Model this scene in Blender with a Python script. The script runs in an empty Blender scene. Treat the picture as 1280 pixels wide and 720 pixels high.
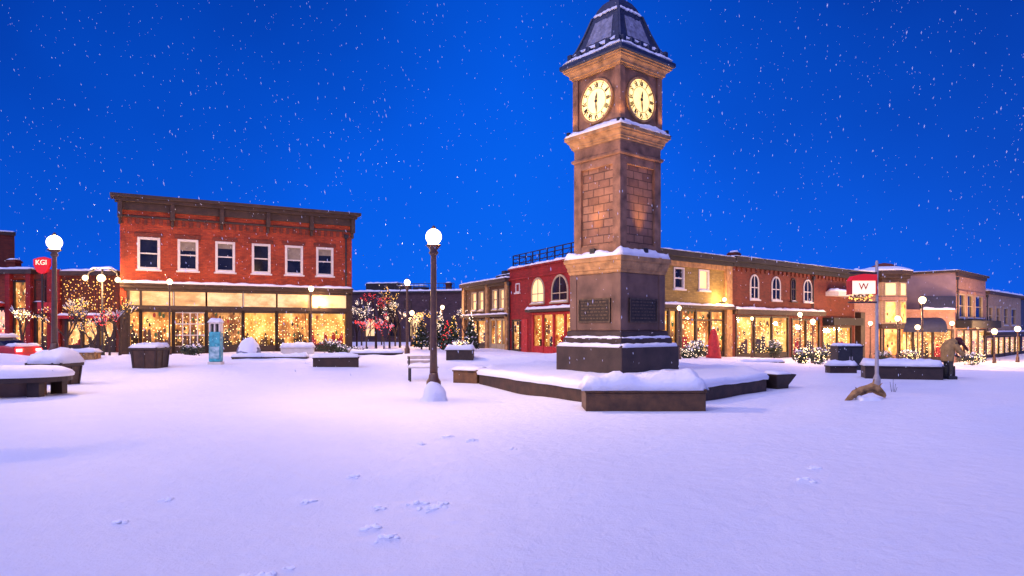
import bpy, bmesh, math, random
from mathutils import Vector, Matrix, noise

random.seed(11)
S = bpy.context.scene
COL = S.collection
F = 1280 * 24 / 36.0          # focal length in pixels of the 1280 px wide photograph
HOR = 410.0                   # row of the horizon
EYE = 1.6

# ------------------------------------------------------------------ ground heights
def sm(a, b, t):
    t = max(0.0, min(1.0, (t - a) / (b - a)))
    return t * t * (3 - 2 * t)

def gbase(x, y):
    """large shape of the square: level, falling gently away towards the far shops"""
    return -0.047 * min(30.0, max(0.0, x - 8)) * sm(20, 40, y)

PRINTS = []   # (x, y, radius, height)
def gz(x, y):
    z = gbase(x, y)
    n = noise.noise(Vector((x * .16, y * .2, 3.1))) * .11 + noise.noise(Vector((x * .45, y * .6, 7.7))) * .04
    n += noise.noise(Vector((x * 1.1, y * 1.5, 1.7))) * .008
    # wind-packed drift edge running across the near snow
    e = y - (9.3 + .55 * (x + 5) + .25 * math.sin(x * 1.3))
    n += .11 * sm(-.12, .35, e) * sm(-4.2, -7.0, x) * sm(8, 1.5, e)
    # ploughed banks along the street
    bank = 0.0
    for yc, w, h, x0, x1 in ((34.5, 1.3, .30, -40, 5), (29.5, .9, .12, -30, -6), (40.5, 1.5, .2, 14, 60)):
        yy = yc + (max(0, x - 14) * .45 if yc > 40 else 0)
        d = (y - yy) / w
        if abs(d) < 3:
            bank += h * math.exp(-d * d) * sm(x0 - 4, x0 + 2, x) * sm(x1 + 4, x1 - 2, x) * (.75 + .6 * noise.noise(Vector((x * .7, y * .5, 9))))
    z += n * sm(0.3, 3, abs(y) + 3) + max(0, bank)
    for (px, py, r, h) in PRINTS:
        dx = x - px; dy = y - py
        if abs(dx) < 3 * r and abs(dy) < 3 * r:
            q = (dx * dx + dy * dy * 1.0) / (r * r)
            z += .35 * h * math.exp(-q * 1.6) - .22 * h * math.exp(-((dx + r * .6) ** 2 + (dy + r * 1.5) ** 2) / (r * r))
    return z

def P(px, Y):
    return (px - 640) * Y / F
def ZZ(py, Y):
    return EYE + (HOR - py) * Y / F

# ------------------------------------------------------------------ materials
MATS = {}
def nt(name):
    m = bpy.data.materials.new(name); m.use_nodes = True
    t = m.node_tree
    return m, t, t.nodes['Principled BSDF'], t.nodes['Material Output']

def pbr(name, c, rough=.7, var=.25, scale=4.0, bump=.15, metal=0.0, bscale=None, c2=None, coord='Object'):
    if name in MATS: return MATS[name]
    m, t, b, o = nt(name)
    tc = t.nodes.new('ShaderNodeTexCoord')
    n = t.nodes.new('ShaderNodeTexNoise'); n.inputs['Scale'].default_value = scale; n.inputs['Detail'].default_value = 6
    t.links.new(tc.outputs[coord], n.inputs['Vector'])
    r = t.nodes.new('ShaderNodeValToRGB')
    a = [max(0, x * (1 - var)) for x in c]; d = list(c2) if c2 else [min(1, x * (1 + var)) for x in c]
    r.color_ramp.elements[0].position = .3; r.color_ramp.elements[1].position = .7
    r.color_ramp.elements[0].color = (*a, 1); r.color_ramp.elements[1].color = (*d, 1)
    t.links.new(n.outputs['Fac'], r.inputs['Fac']); t.links.new(r.outputs['Color'], b.inputs['Base Color'])
    b.inputs['Roughness'].default_value = rough; b.inputs['Metallic'].default_value = metal
    if bump:
        n2 = t.nodes.new('ShaderNodeTexNoise'); n2.inputs['Scale'].default_value = bscale or scale * 6; n2.inputs['Detail'].default_value = 4
        t.links.new(tc.outputs[coord], n2.inputs['Vector'])
        bm = t.nodes.new('ShaderNodeBump'); bm.inputs['Strength'].default_value = bump; bm.inputs['Distance'].default_value = .02
        t.links.new(n2.outputs['Fac'], bm.inputs['Height']); t.links.new(bm.outputs['Normal'], b.inputs['Normal'])
    MATS[name] = m
    return m

def brick(name, c1, c2, mortar, bw=.26, bh=.085, ms=.012, stain=.35, bump=.4, rough=.85):
    if name in MATS: return MATS[name]
    m, t, b, o = nt(name)
    L = t.links
    tc = t.nodes.new('ShaderNodeTexCoord')
    sp = t.nodes.new('ShaderNodeSeparateXYZ'); L.new(tc.outputs['Object'], sp.inputs[0])
    ad = t.nodes.new('ShaderNodeMath'); L.new(sp.outputs['X'], ad.inputs[0]); L.new(sp.outputs['Y'], ad.inputs[1])
    cb = t.nodes.new('ShaderNodeCombineXYZ'); L.new(ad.outputs[0], cb.inputs['X']); L.new(sp.outputs['Z'], cb.inputs['Y'])
    br = t.nodes.new('ShaderNodeTexBrick'); L.new(cb.outputs[0], br.inputs['Vector'])
    br.inputs['Scale'].default_value = 1; br.inputs['Brick Width'].default_value = bw; br.inputs['Row Height'].default_value = bh
    br.inputs['Mortar Size'].default_value = ms; br.inputs['Mortar Smooth'].default_value = .3; br.inputs['Bias'].default_value = -.1
    br.inputs['Color1'].default_value = (*c1, 1); br.inputs['Color2'].default_value = (*c2, 1); br.inputs['Mortar'].default_value = (*mortar, 1)
    n = t.nodes.new('ShaderNodeTexNoise'); n.inputs['Scale'].default_value = 1.1; n.inputs['Detail'].default_value = 9; n.inputs['Roughness'].default_value = .75
    L.new(tc.outputs['Object'], n.inputs['Vector'])
    r = t.nodes.new('ShaderNodeValToRGB'); r.color_ramp.elements[0].position = .32; r.color_ramp.elements[1].position = .62
    k = 1 - stain
    r.color_ramp.elements[0].color = (k, k * .95, k * .9, 1); r.color_ramp.elements[1].color = (1.15, 1.1, 1.05, 1)
    L.new(n.outputs['Fac'], r.inputs['Fac'])
    mx = t.nodes.new('ShaderNodeMix'); mx.data_type = 'RGBA'; mx.blend_type = 'MULTIPLY'; mx.inputs[0].default_value = 1
    L.new(br.outputs['Color'], mx.inputs[6]); L.new(r.outputs['Color'], mx.inputs[7])
    L.new(mx.outputs[2], b.inputs['Base Color'])
    bm = t.nodes.new('ShaderNodeBump'); bm.inputs['Strength'].default_value = bump; bm.inputs['Distance'].default_value = .02; bm.invert = True
    L.new(br.outputs['Fac'], bm.inputs['Height']); L.new(bm.outputs['Normal'], b.inputs['Normal'])
    b.inputs['Roughness'].default_value = rough
    MATS[name] = m
    return m

def emit(name, c, s, sample=True):
    if name in MATS: return MATS[name]
    m, t, b, o = nt(name)
    b.inputs['Base Color'].default_value = (*[min(.8, x) for x in c], 1)
    b.inputs['Emission Color'].default_value = (*c, 1); b.inputs['Emission Strength'].default_value = s
    if not sample: m.cycles.emission_sampling = 'NONE'
    MATS[name] = m
    return m

def globe_glass(name, c, s):
    """thin milky glass that glows itself and lets the lamp's light out"""
    m, t, b, o = nt(name); L = t.links; t.nodes.remove(b)
    tr = t.nodes.new('ShaderNodeBsdfTransparent'); tr.inputs[0].default_value = (.9, .88, .84, 1)
    e = t.nodes.new('ShaderNodeEmission'); e.inputs[0].default_value = (*c, 1); e.inputs[1].default_value = s
    a = t.nodes.new('ShaderNodeAddShader'); L.new(tr.outputs[0], a.inputs[0]); L.new(e.outputs[0], a.inputs[1]); L.new(a.outputs[0], o.inputs[0])
    m.cycles.emission_sampling = 'NONE'; MATS[name] = m
    return m

def lit_display(name, dark, mid, bright, strength, scale=3.2, seed=0.0, thr=.5, stretch=.55, goods=True):
    """a lit shop display seen through the window: a warm glowing room, shelves and goods of many colours in front of it"""
    if name in MATS: return MATS[name]
    m, t, b, o = nt(name); L = t.links; N = t.nodes.new
    tc = N('ShaderNodeTexCoord')
    mp = N('ShaderNodeMapping'); mp.inputs['Location'].default_value = (seed, seed, seed); mp.inputs['Scale'].default_value = (1, 1, stretch)
    L.new(tc.outputs['Object'], mp.inputs['Vector'])
    v = N('ShaderNodeTexVoronoi'); v.inputs['Scale'].default_value = scale * 1.5; L.new(mp.outputs[0], v.inputs['Vector'])
    n = N('ShaderNodeTexNoise'); n.inputs['Scale'].default_value = scale * .4; n.inputs['Detail'].default_value = 6; n.inputs['Roughness'].default_value = .65
    L.new(mp.outputs[0], n.inputs['Vector'])
    room = N('ShaderNodeValToRGB'); e = room.color_ramp.elements
    e[0].position = .32; e[0].color = (*dark, 1); e[1].position = thr + .08; e[1].color = (*bright, 1)
    k = e.new((.32 + thr + .08) / 2); k.color = (*mid, 1)
    L.new(n.outputs['Fac'], room.inputs['Fac'])
    sc = N('ShaderNodeSeparateColor'); L.new(v.outputs['Color'], sc.inputs[0])
    g = N('ShaderNodeValToRGB'); g.color_ramp.interpolation = 'CONSTANT'; ge = g.color_ramp.elements
    cols = [(.03, .012, .006), (.30, .03, .015), (.55, .30, .08), (.05, .09, .03), (1, .8, .5), (.10, .05, .02), (.8, .45, .15)]
    ge[0].color = (*cols[0], 1); ge[1].position = .16; ge[1].color = (*cols[1], 1)
    for q, c in enumerate(cols[2:]): x = ge.new(.3 + q * .15); x.color = (*c, 1)
    L.new(sc.outputs[0], g.inputs['Fac'])
    edge = N('ShaderNodeMapRange'); edge.inputs[1].default_value = .30; edge.inputs[2].default_value = .42; edge.inputs[3].default_value = 1; edge.inputs[4].default_value = 0
    L.new(v.outputs['Distance'], edge.inputs[0])
    pick = N('ShaderNodeMath'); pick.operation = 'GREATER_THAN'; pick.inputs[1].default_value = thr - .15; L.new(sc.outputs[1], pick.inputs[0])
    ml = N('ShaderNodeMath'); ml.operation = 'MULTIPLY'; L.new(edge.outputs[0], ml.inputs[0]); L.new(pick.outputs[0], ml.inputs[1])
    mx = N('ShaderNodeMix'); mx.data_type = 'RGBA'; mx.inputs[0].default_value = 0; (L.new(ml.outputs[0], mx.inputs[0]) if goods else None); L.new(room.outputs['Color'], mx.inputs[6]); L.new(g.outputs['Color'], mx.inputs[7])
    L.new(mx.outputs[2], b.inputs['Emission Color']); b.inputs['Emission Strength'].default_value = strength
    L.new(mx.outputs[2], b.inputs['Base Color']); b.inputs['Roughness'].default_value = .8
    MATS[name] = m
    return m

def glass_mat():
    if 'shop_glass' in MATS: return MATS['shop_glass']
    m, t, b, o = nt('shop_glass'); L = t.links
    t.nodes.remove(b)
    tr = t.nodes.new('ShaderNodeBsdfTransparent'); tr.inputs[0].default_value = (.93, .94, .92, 1)
    gl = t.nodes.new('ShaderNodeBsdfGlossy'); gl.inputs['Roughness'].default_value = .04
    fr = t.nodes.new('ShaderNodeFresnel'); fr.inputs[0].default_value = 1.45
    mx = t.nodes.new('ShaderNodeMixShader'); ge = t.nodes.new('ShaderNodeNewGeometry')
    sb = t.nodes.new('ShaderNodeMath'); sb.operation = 'SUBTRACT'; sb.use_clamp = True; L.new(fr.outputs[0], sb.inputs[0]); L.new(ge.outputs['Backfacing'], sb.inputs[1])
    L.new(sb.outputs[0], mx.inputs[0]); L.new(tr.outputs[0], mx.inputs[1]); L.new(gl.outputs[0], mx.inputs[2]); L.new(mx.outputs[0], o.inputs[0])
    MATS['shop_glass'] = m
    return m

def snow_mat():
    m, t, b, o = nt('snow'); L = t.links
    tc = t.nodes.new('ShaderNodeTexCoord')
    n = t.nodes.new('ShaderNodeTexNoise'); n.inputs['Scale'].default_value = 1.3; n.inputs['Detail'].default_value = 8; n.inputs['Roughness'].default_value = .7
    L.new(tc.outputs['Object'], n.inputs['Vector'])
    r = t.nodes.new('ShaderNodeValToRGB'); r.color_ramp.elements[0].color = (.80, .82, .88, 1); r.color_ramp.elements[1].color = (.90, .91, .94, 1)
    L.new(n.outputs['Fac'], r.inputs['Fac']); L.new(r.outputs['Color'], b.inputs['Base Color'])
    b.inputs['Roughness'].default_value = .62
    b.inputs['Specular IOR Level'].default_value = .25
    n2 = t.nodes.new('ShaderNodeTexNoise'); n2.inputs['Scale'].default_value = 34; n2.inputs['Detail'].default_value = 5; n2.inputs['Roughness'].default_value = .75
    L.new(tc.outputs['Object'], n2.inputs['Vector'])
    n3 = t.nodes.new('ShaderNodeTexNoise'); n3.inputs['Scale'].default_value = 5; n3.inputs['Detail'].default_value = 5
    L.new(tc.outputs['Object'], n3.inputs['Vector'])
    ad = t.nodes.new('ShaderNodeMath'); ad.operation = 'MULTIPLY_ADD'; ad.inputs[1].default_value = 2.2
    L.new(n3.outputs['Fac'], ad.inputs[0]); L.new(n2.outputs['Fac'], ad.inputs[2])
    bm = t.nodes.new('ShaderNodeBump'); bm.inputs['Strength'].default_value = .6; bm.inputs['Distance'].default_value = .035
    L.new(ad.outputs[0], bm.inputs['Height']); L.new(bm.outputs['Normal'], b.inputs['Normal'])
    MATS['snow'] = m
    return m

SNOW = snow_mat()
GLASS = glass_mat()
M = dict(
    stone=brick('tower_stone', (.36, .19, .11), (.22, .105, .062), (.12, .062, .04), .40, .22, .016, .5, .7),
    plainstone=pbr('dressed_stone', (.23, .115, .062), .8, .5, 3.2, .6),
    goldstone=pbr('cornice_stone', (.38, .20, .075), .75, .45, 4, .5),
    darkstone=pbr('wet_dark_stone', (.045, .027, .020), .55, .45, 2.2, .35),
    midstone=pbr('weathered_base_stone', (.14, .078, .052), .7, .4, 2.0, .35),
    slate=pbr('dark_slate', (.018, .026, .055), .45, .4, 9, .3),
    iron=pbr('black_iron', (.02, .018, .018), .45, .3, 8, .1),
    pole=pbr('brown_painted_iron', (.10, .045, .025), .4, .3, 8, .1),
    greypole=pbr('pale_grey_pole', (.38, .34, .32), .45, .25, 6, .1),
    darkwood=pbr('dark_wood', (.032, .016, .010), .6, .4, 5, .3),
    planter=pbr('brown_planter_wood', (.052, .024, .012), .65, .45, 4, .4),
    bench=pbr('bench_wood', (.11, .05, .015), .6, .45, 5, .4),
    white=pbr('white_paint', (.62, .58, .52), .5, .08, 5, .05),
    cream=pbr('cream_paint', (.42, .32, .19), .6, .12, 4, .08),
    darkglass=pbr('dark_window_glass', (.012, .014, .022), .08, .5, 1.2, 0),
    bronze=pbr('bronze_plaque', (.035, .025, .018), .4, .4, 8, .4, .4),
    cornice=pbr('brown_cornice', (.05, .028, .018), .7, .35, 3, .3),
    roofdark=pbr('dark_roof_felt', (.025, .022, .024), .8, .35, 3, .3),
    redbrick=brick('red_brick', (.42, .062, .016), (.25, .03, .011), (.17, .05, .028), .26, .09, .010, .5),
    redbrick2=brick('brown_red_brick', (.20, .036, .017), (.13, .024, .012), (.11, .045, .03), .26, .09, .010, .4),
    redpaint=brick('red_painted_brick', (.32, .014, .012), (.22, .010, .009), (.16, .012, .012), .3, .1, .006, .4),
    tanbrick=brick('tan_brick', (.29, .205, .055), (.20, .14, .038), (.17, .12, .045), .32, .11, .008, .35),
    brownbrick=brick('old_brown_brick', (.12, .055, .026), (.08, .036, .018), (.07, .04, .024), .3, .1, .01, .4),
    pinkstucco=pbr('pink_grey_stucco', (.32, .21, .20), .85, .12, 1.5, .15),
    pinkbrick=brick('salmon_brick', (.42, .23, .16), (.33, .18, .12), (.3, .19, .15), .3, .1, .008, .25),
    beige=brick('beige_brick', (.46, .32, .20), (.38, .26, .16), (.35, .25, .17), .3, .1, .008, .25),
    purple=brick('purple_grey_brick', (.075, .04, .05), (.05, .028, .036), (.05, .035, .04), .3, .1, .008, .45),
    navy=pbr('navy_render', (.03, .045, .10), .8, .3, 1.2, .2),
    navycloth=pbr('navy_awning_cloth', (.012, .016, .05), .8, .3, 4, .1),
    blackcloth=pbr('black_awning_cloth', (.012, .010, .010), .8, .3, 4, .1),
    teal=pbr('teal_paint', (.015, .30, .42), .4, .5, 7, .1, c2=(.06, .48, .56)),
    redcloth=pbr('red_cloth', (.45, .02, .02), .7, .3, 6, .2),
    carred=pbr('red_car_paint', (.5, .03, .03), .3, .15, 3, 0),
    tyre=pbr('tyre_rubber', (.015, .015, .015), .8, .2, 5, .1),
    tancoat=pbr('tan_coat_cloth', (.36, .21, .065), .85, .35, 9, .3),
    trouser=pbr('olive_trousers', (.06, .052, .038), .85, .25, 9, .2),
    maroon=pbr('maroon_hood_cloth', (.07, .012, .012), .85, .3, 9, .2),
    skin=pbr('skin', (.45, .26, .18), .6, .1, 9, .05),
    shoe=pbr('dark_boot_leather', (.02, .018, .02), .5, .2, 9, .1),
    bark=pbr('dark_bark', (.045, .028, .02), .85, .4, 6, .4),
    leaf=pbr('dark_evergreen', (.028, .045, .022), .7, .5, 6, .1),
    leafbrown=pbr('brown_winter_leaves', (.12, .06, .03), .75, .5, 6, .1),
    log=pbr('rotting_orange_brown_bark', (.11, .045, .014), .85, .75, 5.5, .9, bscale=14, c2=(.62, .34, .11)),
    globe=globe_glass('lamp_globe_glow', (1.0, .84, .60), 2.6),
    globefar=globe_glass('far_lamp_glow', (1.0, .76, .44), 2.2),
    warmbulb=emit('warm_bulb', (1.0, .66, .28), 9, False),
    whitebulb=emit('white_bulb', (1.0, .72, .50), 3.2, False),
    redbulb=emit('red_bulb', (1.0, .05, .05), 1.6, False),
    goldbulb=emit('gold_bulb', (1.0, .50, .10), 2.4, False),
    dial=None,
    redneon=emit('red_neon', (.6, .010, .014), .55),
    pinkneon=emit('white_sign_glow', (1.0, .66, .44), 1.1),
    tail=emit('tail_light', (1.0, .03, .03), 40),
    warmpane=emit('warm_window', (1.0, .62, .26), .95),
)

# ------------------------------------------------------------------ mesh builder
class MB:
    def __init__(s): s.v = []; s.f = []
    def add(s, vs, fs, mx=None):
        o = len(s.v)
        s.v += [tuple(mx @ Vector(p)) if mx else tuple(p) for p in vs]
        s.f += [tuple(i + o for i in f) for f in fs]
        return s
    def box(s, x0, x1, y0, y1, z0, z1, mx=None):
        return s.add([(x0, y0, z0), (x1, y0, z0), (x1, y1, z0), (x0, y1, z0), (x0, y0, z1), (x1, y0, z1), (x1, y1, z1), (x0, y1, z1)],
                     [(0, 3, 2, 1), (4, 5, 6, 7), (0, 1, 5, 4), (1, 2, 6, 5), (2, 3, 7, 6), (3, 0, 4, 7)], mx)
    def tube(s, a, b, r0, r1=None, n=10, caps=True):
        r1 = r0 if r1 is None else r1
        a = Vector(a); b = Vector(b); d = (b - a).normalized()
        u = d.orthogonal().normalized(); w = d.cross(u)
        vs = []
        for c, r in ((a, r0), (b, r1)):
            for i in range(n):
                t = 2 * math.pi * i / n
                vs.append(c + (u * math.cos(t) + w * math.sin(t)) * r)
        fs = [(i, (i + 1) % n, n + (i + 1) % n, n + i) for i in range(n)]
        if caps: fs += [tuple(range(n - 1, -1, -1)), tuple(range(n, 2 * n))]
        return s.add(vs, fs)
    def path(s, pts, r, n=6):
        for a, b in zip(pts, pts[1:]): s.tube(a, b, r, r, n)
        return s
    def lathe(s, prof, n=16, c=(0, 0, 0), rot=0.0):
        vs = []; fs = []
        for r, z in prof:
            for i in range(n):
                t = 2 * math.pi * i / n + rot
                vs.append((c[0] + r * math.cos(t), c[1] + r * math.sin(t), c[2] + z))
        for k in range(len(prof) - 1):
            for i in range(n):
                j = (i + 1) % n
                fs.append((k * n + i, k * n + j, (k + 1) * n + j, (k + 1) * n + i))
        fs.append(tuple(range(n - 1, -1, -1))); fs.append(tuple((len(prof) - 1) * n + i for i in range(n)))
        return s.add(vs, fs)
    def sq(s, prof):
        """stack of square sections: (half side, z)"""
        return s.lathe([(h * math.sqrt(2), z) for h, z in prof], 4, rot=math.pi / 4)
    def prism(s, poly, z0, z1, mx=None):
        n = len(poly)
        vs = [(x, y, z0) for x, y in poly] + [(x, y, z1) for x, y in poly]
        fs = [(i, (i + 1) % n, n + (i + 1) % n, n + i) for i in range(n)] + [tuple(range(n - 1, -1, -1)), tuple(range(n, 2 * n))]
        return s.add(vs, fs, mx)
    def wallprism(s, poly, y0, y1):
        """polygon in the (x, z) plane extruded along y"""
        n = len(poly)
        vs = [(x, y0, z) for x, z in poly] + [(x, y1, z) for x, z in poly]
        fs = [(i, (i + 1) % n, n + (i + 1) % n, n + i) for i in range(n)] + [tuple(range(n - 1, -1, -1)), tuple(range(n, 2 * n))]
        return s.add(vs, fs)
    def ball(s, c, r, seg=10, ring=6, sz=1.0):
        prof = [(max(.001, r * math.sin(math.pi * k / ring)), -r * sz * math.cos(math.pi * k / ring)) for k in range(ring + 1)]
        return s.lathe(prof, seg, c)
    def bead(s, c, r):
        x, y, z = c
        return s.add([(x + r, y, z), (x - r, y, z), (x, y + r, z), (x, y - r, z), (x, y, z + r), (x, y, z - r)],
                     [(0, 2, 4), (2, 1, 4), (1, 3, 4), (3, 0, 4), (2, 0, 5), (1, 2, 5), (3, 1, 5), (0, 3, 5)])
    def snow(s, x0, x1, y0, y1, z, h, over=.03, mx=None, seed=0.0, q=.12):
        """a soft uneven cushion of snow lying on a rectangular top"""
        nx = max(4, min(60, int((x1 - x0) / q))); ny = max(4, min(40, int((y1 - y0) / q)))
        vs = []; fs = []
        for j in range(ny + 1):
            for i in range(nx + 1):
                u = i / nx; v = j / ny
                x = x0 - over + (x1 - x0 + 2 * over) * u; y = y0 - over + (y1 - y0 + 2 * over) * v
                e = min(min(u, 1 - u) * (x1 - x0), min(v, 1 - v) * (y1 - y0))
                g = min(1.0, e / max(.02, h * .9))
                g = math.sqrt(max(0, 1 - (1 - g) ** 2))
                w = noise.noise(Vector((x * 1.7 + seed, y * 1.7, seed))) * .55 + noise.noise(Vector((x * 5 + seed, y * 5, seed * 2))) * .32 + noise.noise(Vector((x * 13 + seed, y * 13, seed))) * .14
                edge = i in (0, nx) or j in (0, ny)
                if edge:
                    k = noise.noise(Vector((x * 5 + seed, y * 5, 5))) * over * 1.8
                    x += k if i in (0, nx) else 0; y += k if j in (0, ny) else 0
                vs.append((x, y, z - (.02 if edge else 0) + h * g * (1 + w)))
        for j in range(ny):
            for i in range(nx):
                a = j * (nx + 1) + i
                fs.append((a, a + 1, a + nx + 2, a + nx + 1))
        o = len(vs)
        ring = [i for i in range(nx + 1)] + [(j + 1) * (nx + 1) - 1 for j in range(1, ny + 1)] + [ny * (nx + 1) + i for i in range(nx - 1, -1, -1)] + [j * (nx + 1) for j in range(ny - 1, 0, -1)]
        fs.append(tuple(reversed(ring)))
        return s.add(vs, fs, mx)
    def build(s, name, mat, parent=None, smooth=False, bevel=0.0, loc=None, rz=0.0):
        me = bpy.data.meshes.new(name); me.from_pydata([tuple(p) for p in s.v], [], s.f); me.materials.append(mat)
        if smooth:
            for p in me.polygons: p.use_smooth = True
        o = bpy.data.objects.new(name, me); COL.objects.link(o)
        if parent is not None: o.parent = parent
        if loc is not None: o.location = loc; o.rotation_euler.z = rz
        if bevel:
            b = o.modifiers.new('bevel', 'BEVEL'); b.width = bevel; b.segments = 2; b.limit_method = 'ANGLE'
        return o

def tag(o, label, cat, group=None):
    o['label'] = label; o['category'] = cat
    if group: o['group'] = group
    return o
def thing(name, label, cat, loc=(0, 0, 0), rz=0.0, group=None):
    o = bpy.data.objects.new(name, None); COL.objects.link(o)
    o.location = loc; o.rotation_euler.z = rz; o.empty_display_size = .3
    return tag(o, label, cat, group)
def struct(o, kind='structure'):
    o['kind'] = kind; return o
def kids(o): return [c for c in bpy.data.objects if c.parent == o]
def bulb(parent, loc, r, power, color=(1.0, .60, .28)):
    l = bpy.data.lights.new('lamp_light', 'POINT'); l.energy = power; l.color = color; l.shadow_soft_size = r * 1.06
    o = bpy.data.objects.new('lamp_light', l); COL.objects.link(o); o.parent = parent; o.location = loc
    return o
def dup(o, parent=None):
    c = o.copy(); COL.objects.link(c)
    if parent is not None: c.parent = parent
    for ch in kids(o): dup(ch, c)
    return c

# ------------------------------------------------------------------ ground
def px_ground(px, py):
    Y = EYE * F / (py - HOR); return P(px, Y), Y
for px, py, r, h in ((540, 630, .13, .06), (522, 622, .09, .05), (468, 652, .12, .06), (484, 668, .11, .06), (473, 626, .07, .04), (560, 548, .12, .06),
                     (590, 552, .10, .05), (442, 594, .08, .04), (312, 712, .09, .05), (335, 711, .09, .05), (385, 618, .08, .03), (1008, 602, .11, .05),
                     (1019, 586, .08, .04), (527, 556, .07, .04), (365, 700, .06, .03), (553, 625, .07, .05), (640, 563, .07, .03), (210, 615, .08, .03), (150, 640, .07, .03)):
    X, Y = px_ground(px, py); PRINTS.append((X, Y, r, h))

def axis(dense, lim0, lim1, grow=1.16):
    """dense: list of (a, b, step); extended outwards with growing steps to the limits"""
    xs = []
    for a, b, st in dense:
        n = max(1, round((b - a) / st)); xs += [a + (b - a) * i / n for i in range(n)]
    xs.append(dense[-1][1])
    st = dense[-1][2]; x = xs[-1]
    while x < lim1: st *= grow; x += st; xs.append(min(x, lim1))
    st = dense[0][2]; x = xs[0]; pre = []
    while x > lim0: st *= grow; x -= st; pre.append(max(x, lim0))
    return pre[::-1] + xs
xs = axis([(-30, -7, .45), (-7, -3, .12), (-3, 4, .055), (4, 8, .12), (8, 40, .5)], -600, 600)
ys = axis([(1.5, 3.6, .15), (3.6, 10.5, .055), (10.5, 16, .12), (16, 45, .3), (45, 60, .8)], -300, 900)
vs = [(x, y, gz(x, y)) for y in ys for x in xs]
W_ = len(xs)
fs = [(j * W_ + i, j * W_ + i + 1, (j + 1) * W_ + i + 1, (j + 1) * W_ + i) for j in range(len(ys) - 1) for i in range(W_ - 1)]
gm = MB(); gm.v = vs; gm.f = fs
struct(gm.build('snow_ground', SNOW, smooth=True))

CLEAN = pbr('clean_kicked_snow', (.95, .95, .96), .6, .02, 8, .5, bscale=60)
kc = MB(); kr = random.Random(3)
for (fx, fy, r, h) in PRINTS:
    for _ in range(int(9 + r * 60)):
        a = kr.uniform(0, 6.28); q = r * kr.uniform(0, 1.0)
        x = fx + math.cos(a) * q * 1.2; y = fy + math.sin(a) * q * .8; rr = kr.uniform(.012, .045) * (.5 + 2.6 * r)
        o_ = len(kc.v); kc.ball((x, y, gz(x, y) + rr * .05), rr, 9, 6, .42)
        kc.v[o_:] = [(vx + rr * .5 * noise.noise(Vector((vx * 30, vy * 30, vz * 30))), vy + rr * .5 * noise.noise(Vector((vx * 30, vy * 30, vz * 30 + 9))), vz + rr * .4 * noise.noise(Vector((vx * 34, vy * 34, vz * 30 + 4)))) for vx, vy, vz in kc.v[o_:]]
struct(kc.build('kicked_snow', CLEAN, None, True), 'stuff')

# ------------------------------------------------------------------ street lamps
def lamp(px, Y, py, r=.2, label='', base=None, thick=1.0, far=False, px_base=None, col=None):
    X = P(px, Y); z0 = gz(X, Y) if base is None else base
    H = ZZ(py, Y) - z0
    t = thing('street_lamp', label, 'street lamp', (X, Y, z0), 0, 'globe street lamps around the square')
    k = thick
    MB().lathe([(.16 * k, -.1), (.16 * k, .12), (.13 * k, .18), (.13 * k, .42), (.09 * k, .5), (.075 * k, .62)], 12).build('base', col or M['pole'], t, True)
    MB().lathe([(.07 * k, .6), (.062 * k, 1.2), (.048 * k, H - .42), (.055 * k, H - .4)], 12).build('pole', col or M['pole'], t, True)
    MB().lathe([(.055 * k, H - .42), (.09 * k, H - .36), (.06 * k, H - .3), (r * .72, H - r * .80), (r * .55, H - r * .7)], 14).build('collar', col or M['pole'], t, True)
    r *= .76
    MB().ball((0, 0, H), r, 18, 12).build('globe', M['globefar'] if far else M['globe'], t, True); bulb(t, (0, 0, H), r, (640 * r * r / .0231) * (1.5 if px < 420 else 1.0) if far else 1450, (1.0, .56, .25) if far else (1.0, .64, .36))
    MB().lathe([(r * .34, H + r * .94), (r * .30, H + r * 1.04), (.05, H + r * 1.16), (.015, H + r * 1.4)], 10).build('finial', col or M['pole'], t, True)
    return t
lamp(542, 15.2, 296, .235, 'tall brown globe lamp rising from a heap of snow before the clock tower', thick=1.25)
lamp(68, 19.6, 303, .27, 'brown globe lamp standing behind the curved bench in a square planter', base=.55, thick=1.2)
lamp(509, 36, 353, .21, 'globe lamp with dark post beyond the narrow white bench', thick=1.1)
lamp(515, 58, 391, .27, 'low globe lamp shining in front of the long purple grey building', far=True)
lamp(553, 60, 384, .24, 'globe lamp glowing among lit firs behind the tallest lamp post', far=True)
lamp(212, 38, 352, .2, 'globe lamp before the red brick block, beside its storefront with dark door', far=True, thick=.8)
lamp(389, 39.5, 361, .2, 'globe lamp before the red brick block, near its pale sign end', far=True, thick=.8)
lamp(849, 35, 385, .15, 'slim globe lamp in front of the tan brick shop', far=True, thick=.7)
lamp(1000, 39, 393, .17, 'slightly higher of two globe lamps before the brown brick shop', far=True, thick=.7)
lamp(1016, 40, 402, .2, 'slightly lower of two globe lamps before the brown brick shop', far=True, thick=.7)
lamp(1153, 45, 375, .3, 'largest glowing globe lamp in front of the pink grey wall', far=True, thick=1)
lamp(1122, 47, 398, .24, 'globe lamp right before the round corner bay windows', far=True, thick=.8)
lamp(1147, 53, 409, .26, 'low globe lamp beside the dark curved awning', far=True, thick=.8)
lamp(1243, 58, 414, .3, 'globe lamp on dark post in front of the beige building', far=True, thick=1)
lamp(1272, 60, 411, .32, 'globe lamp at the far end of the shops beyond the beige building', far=True, thick=1)

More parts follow.
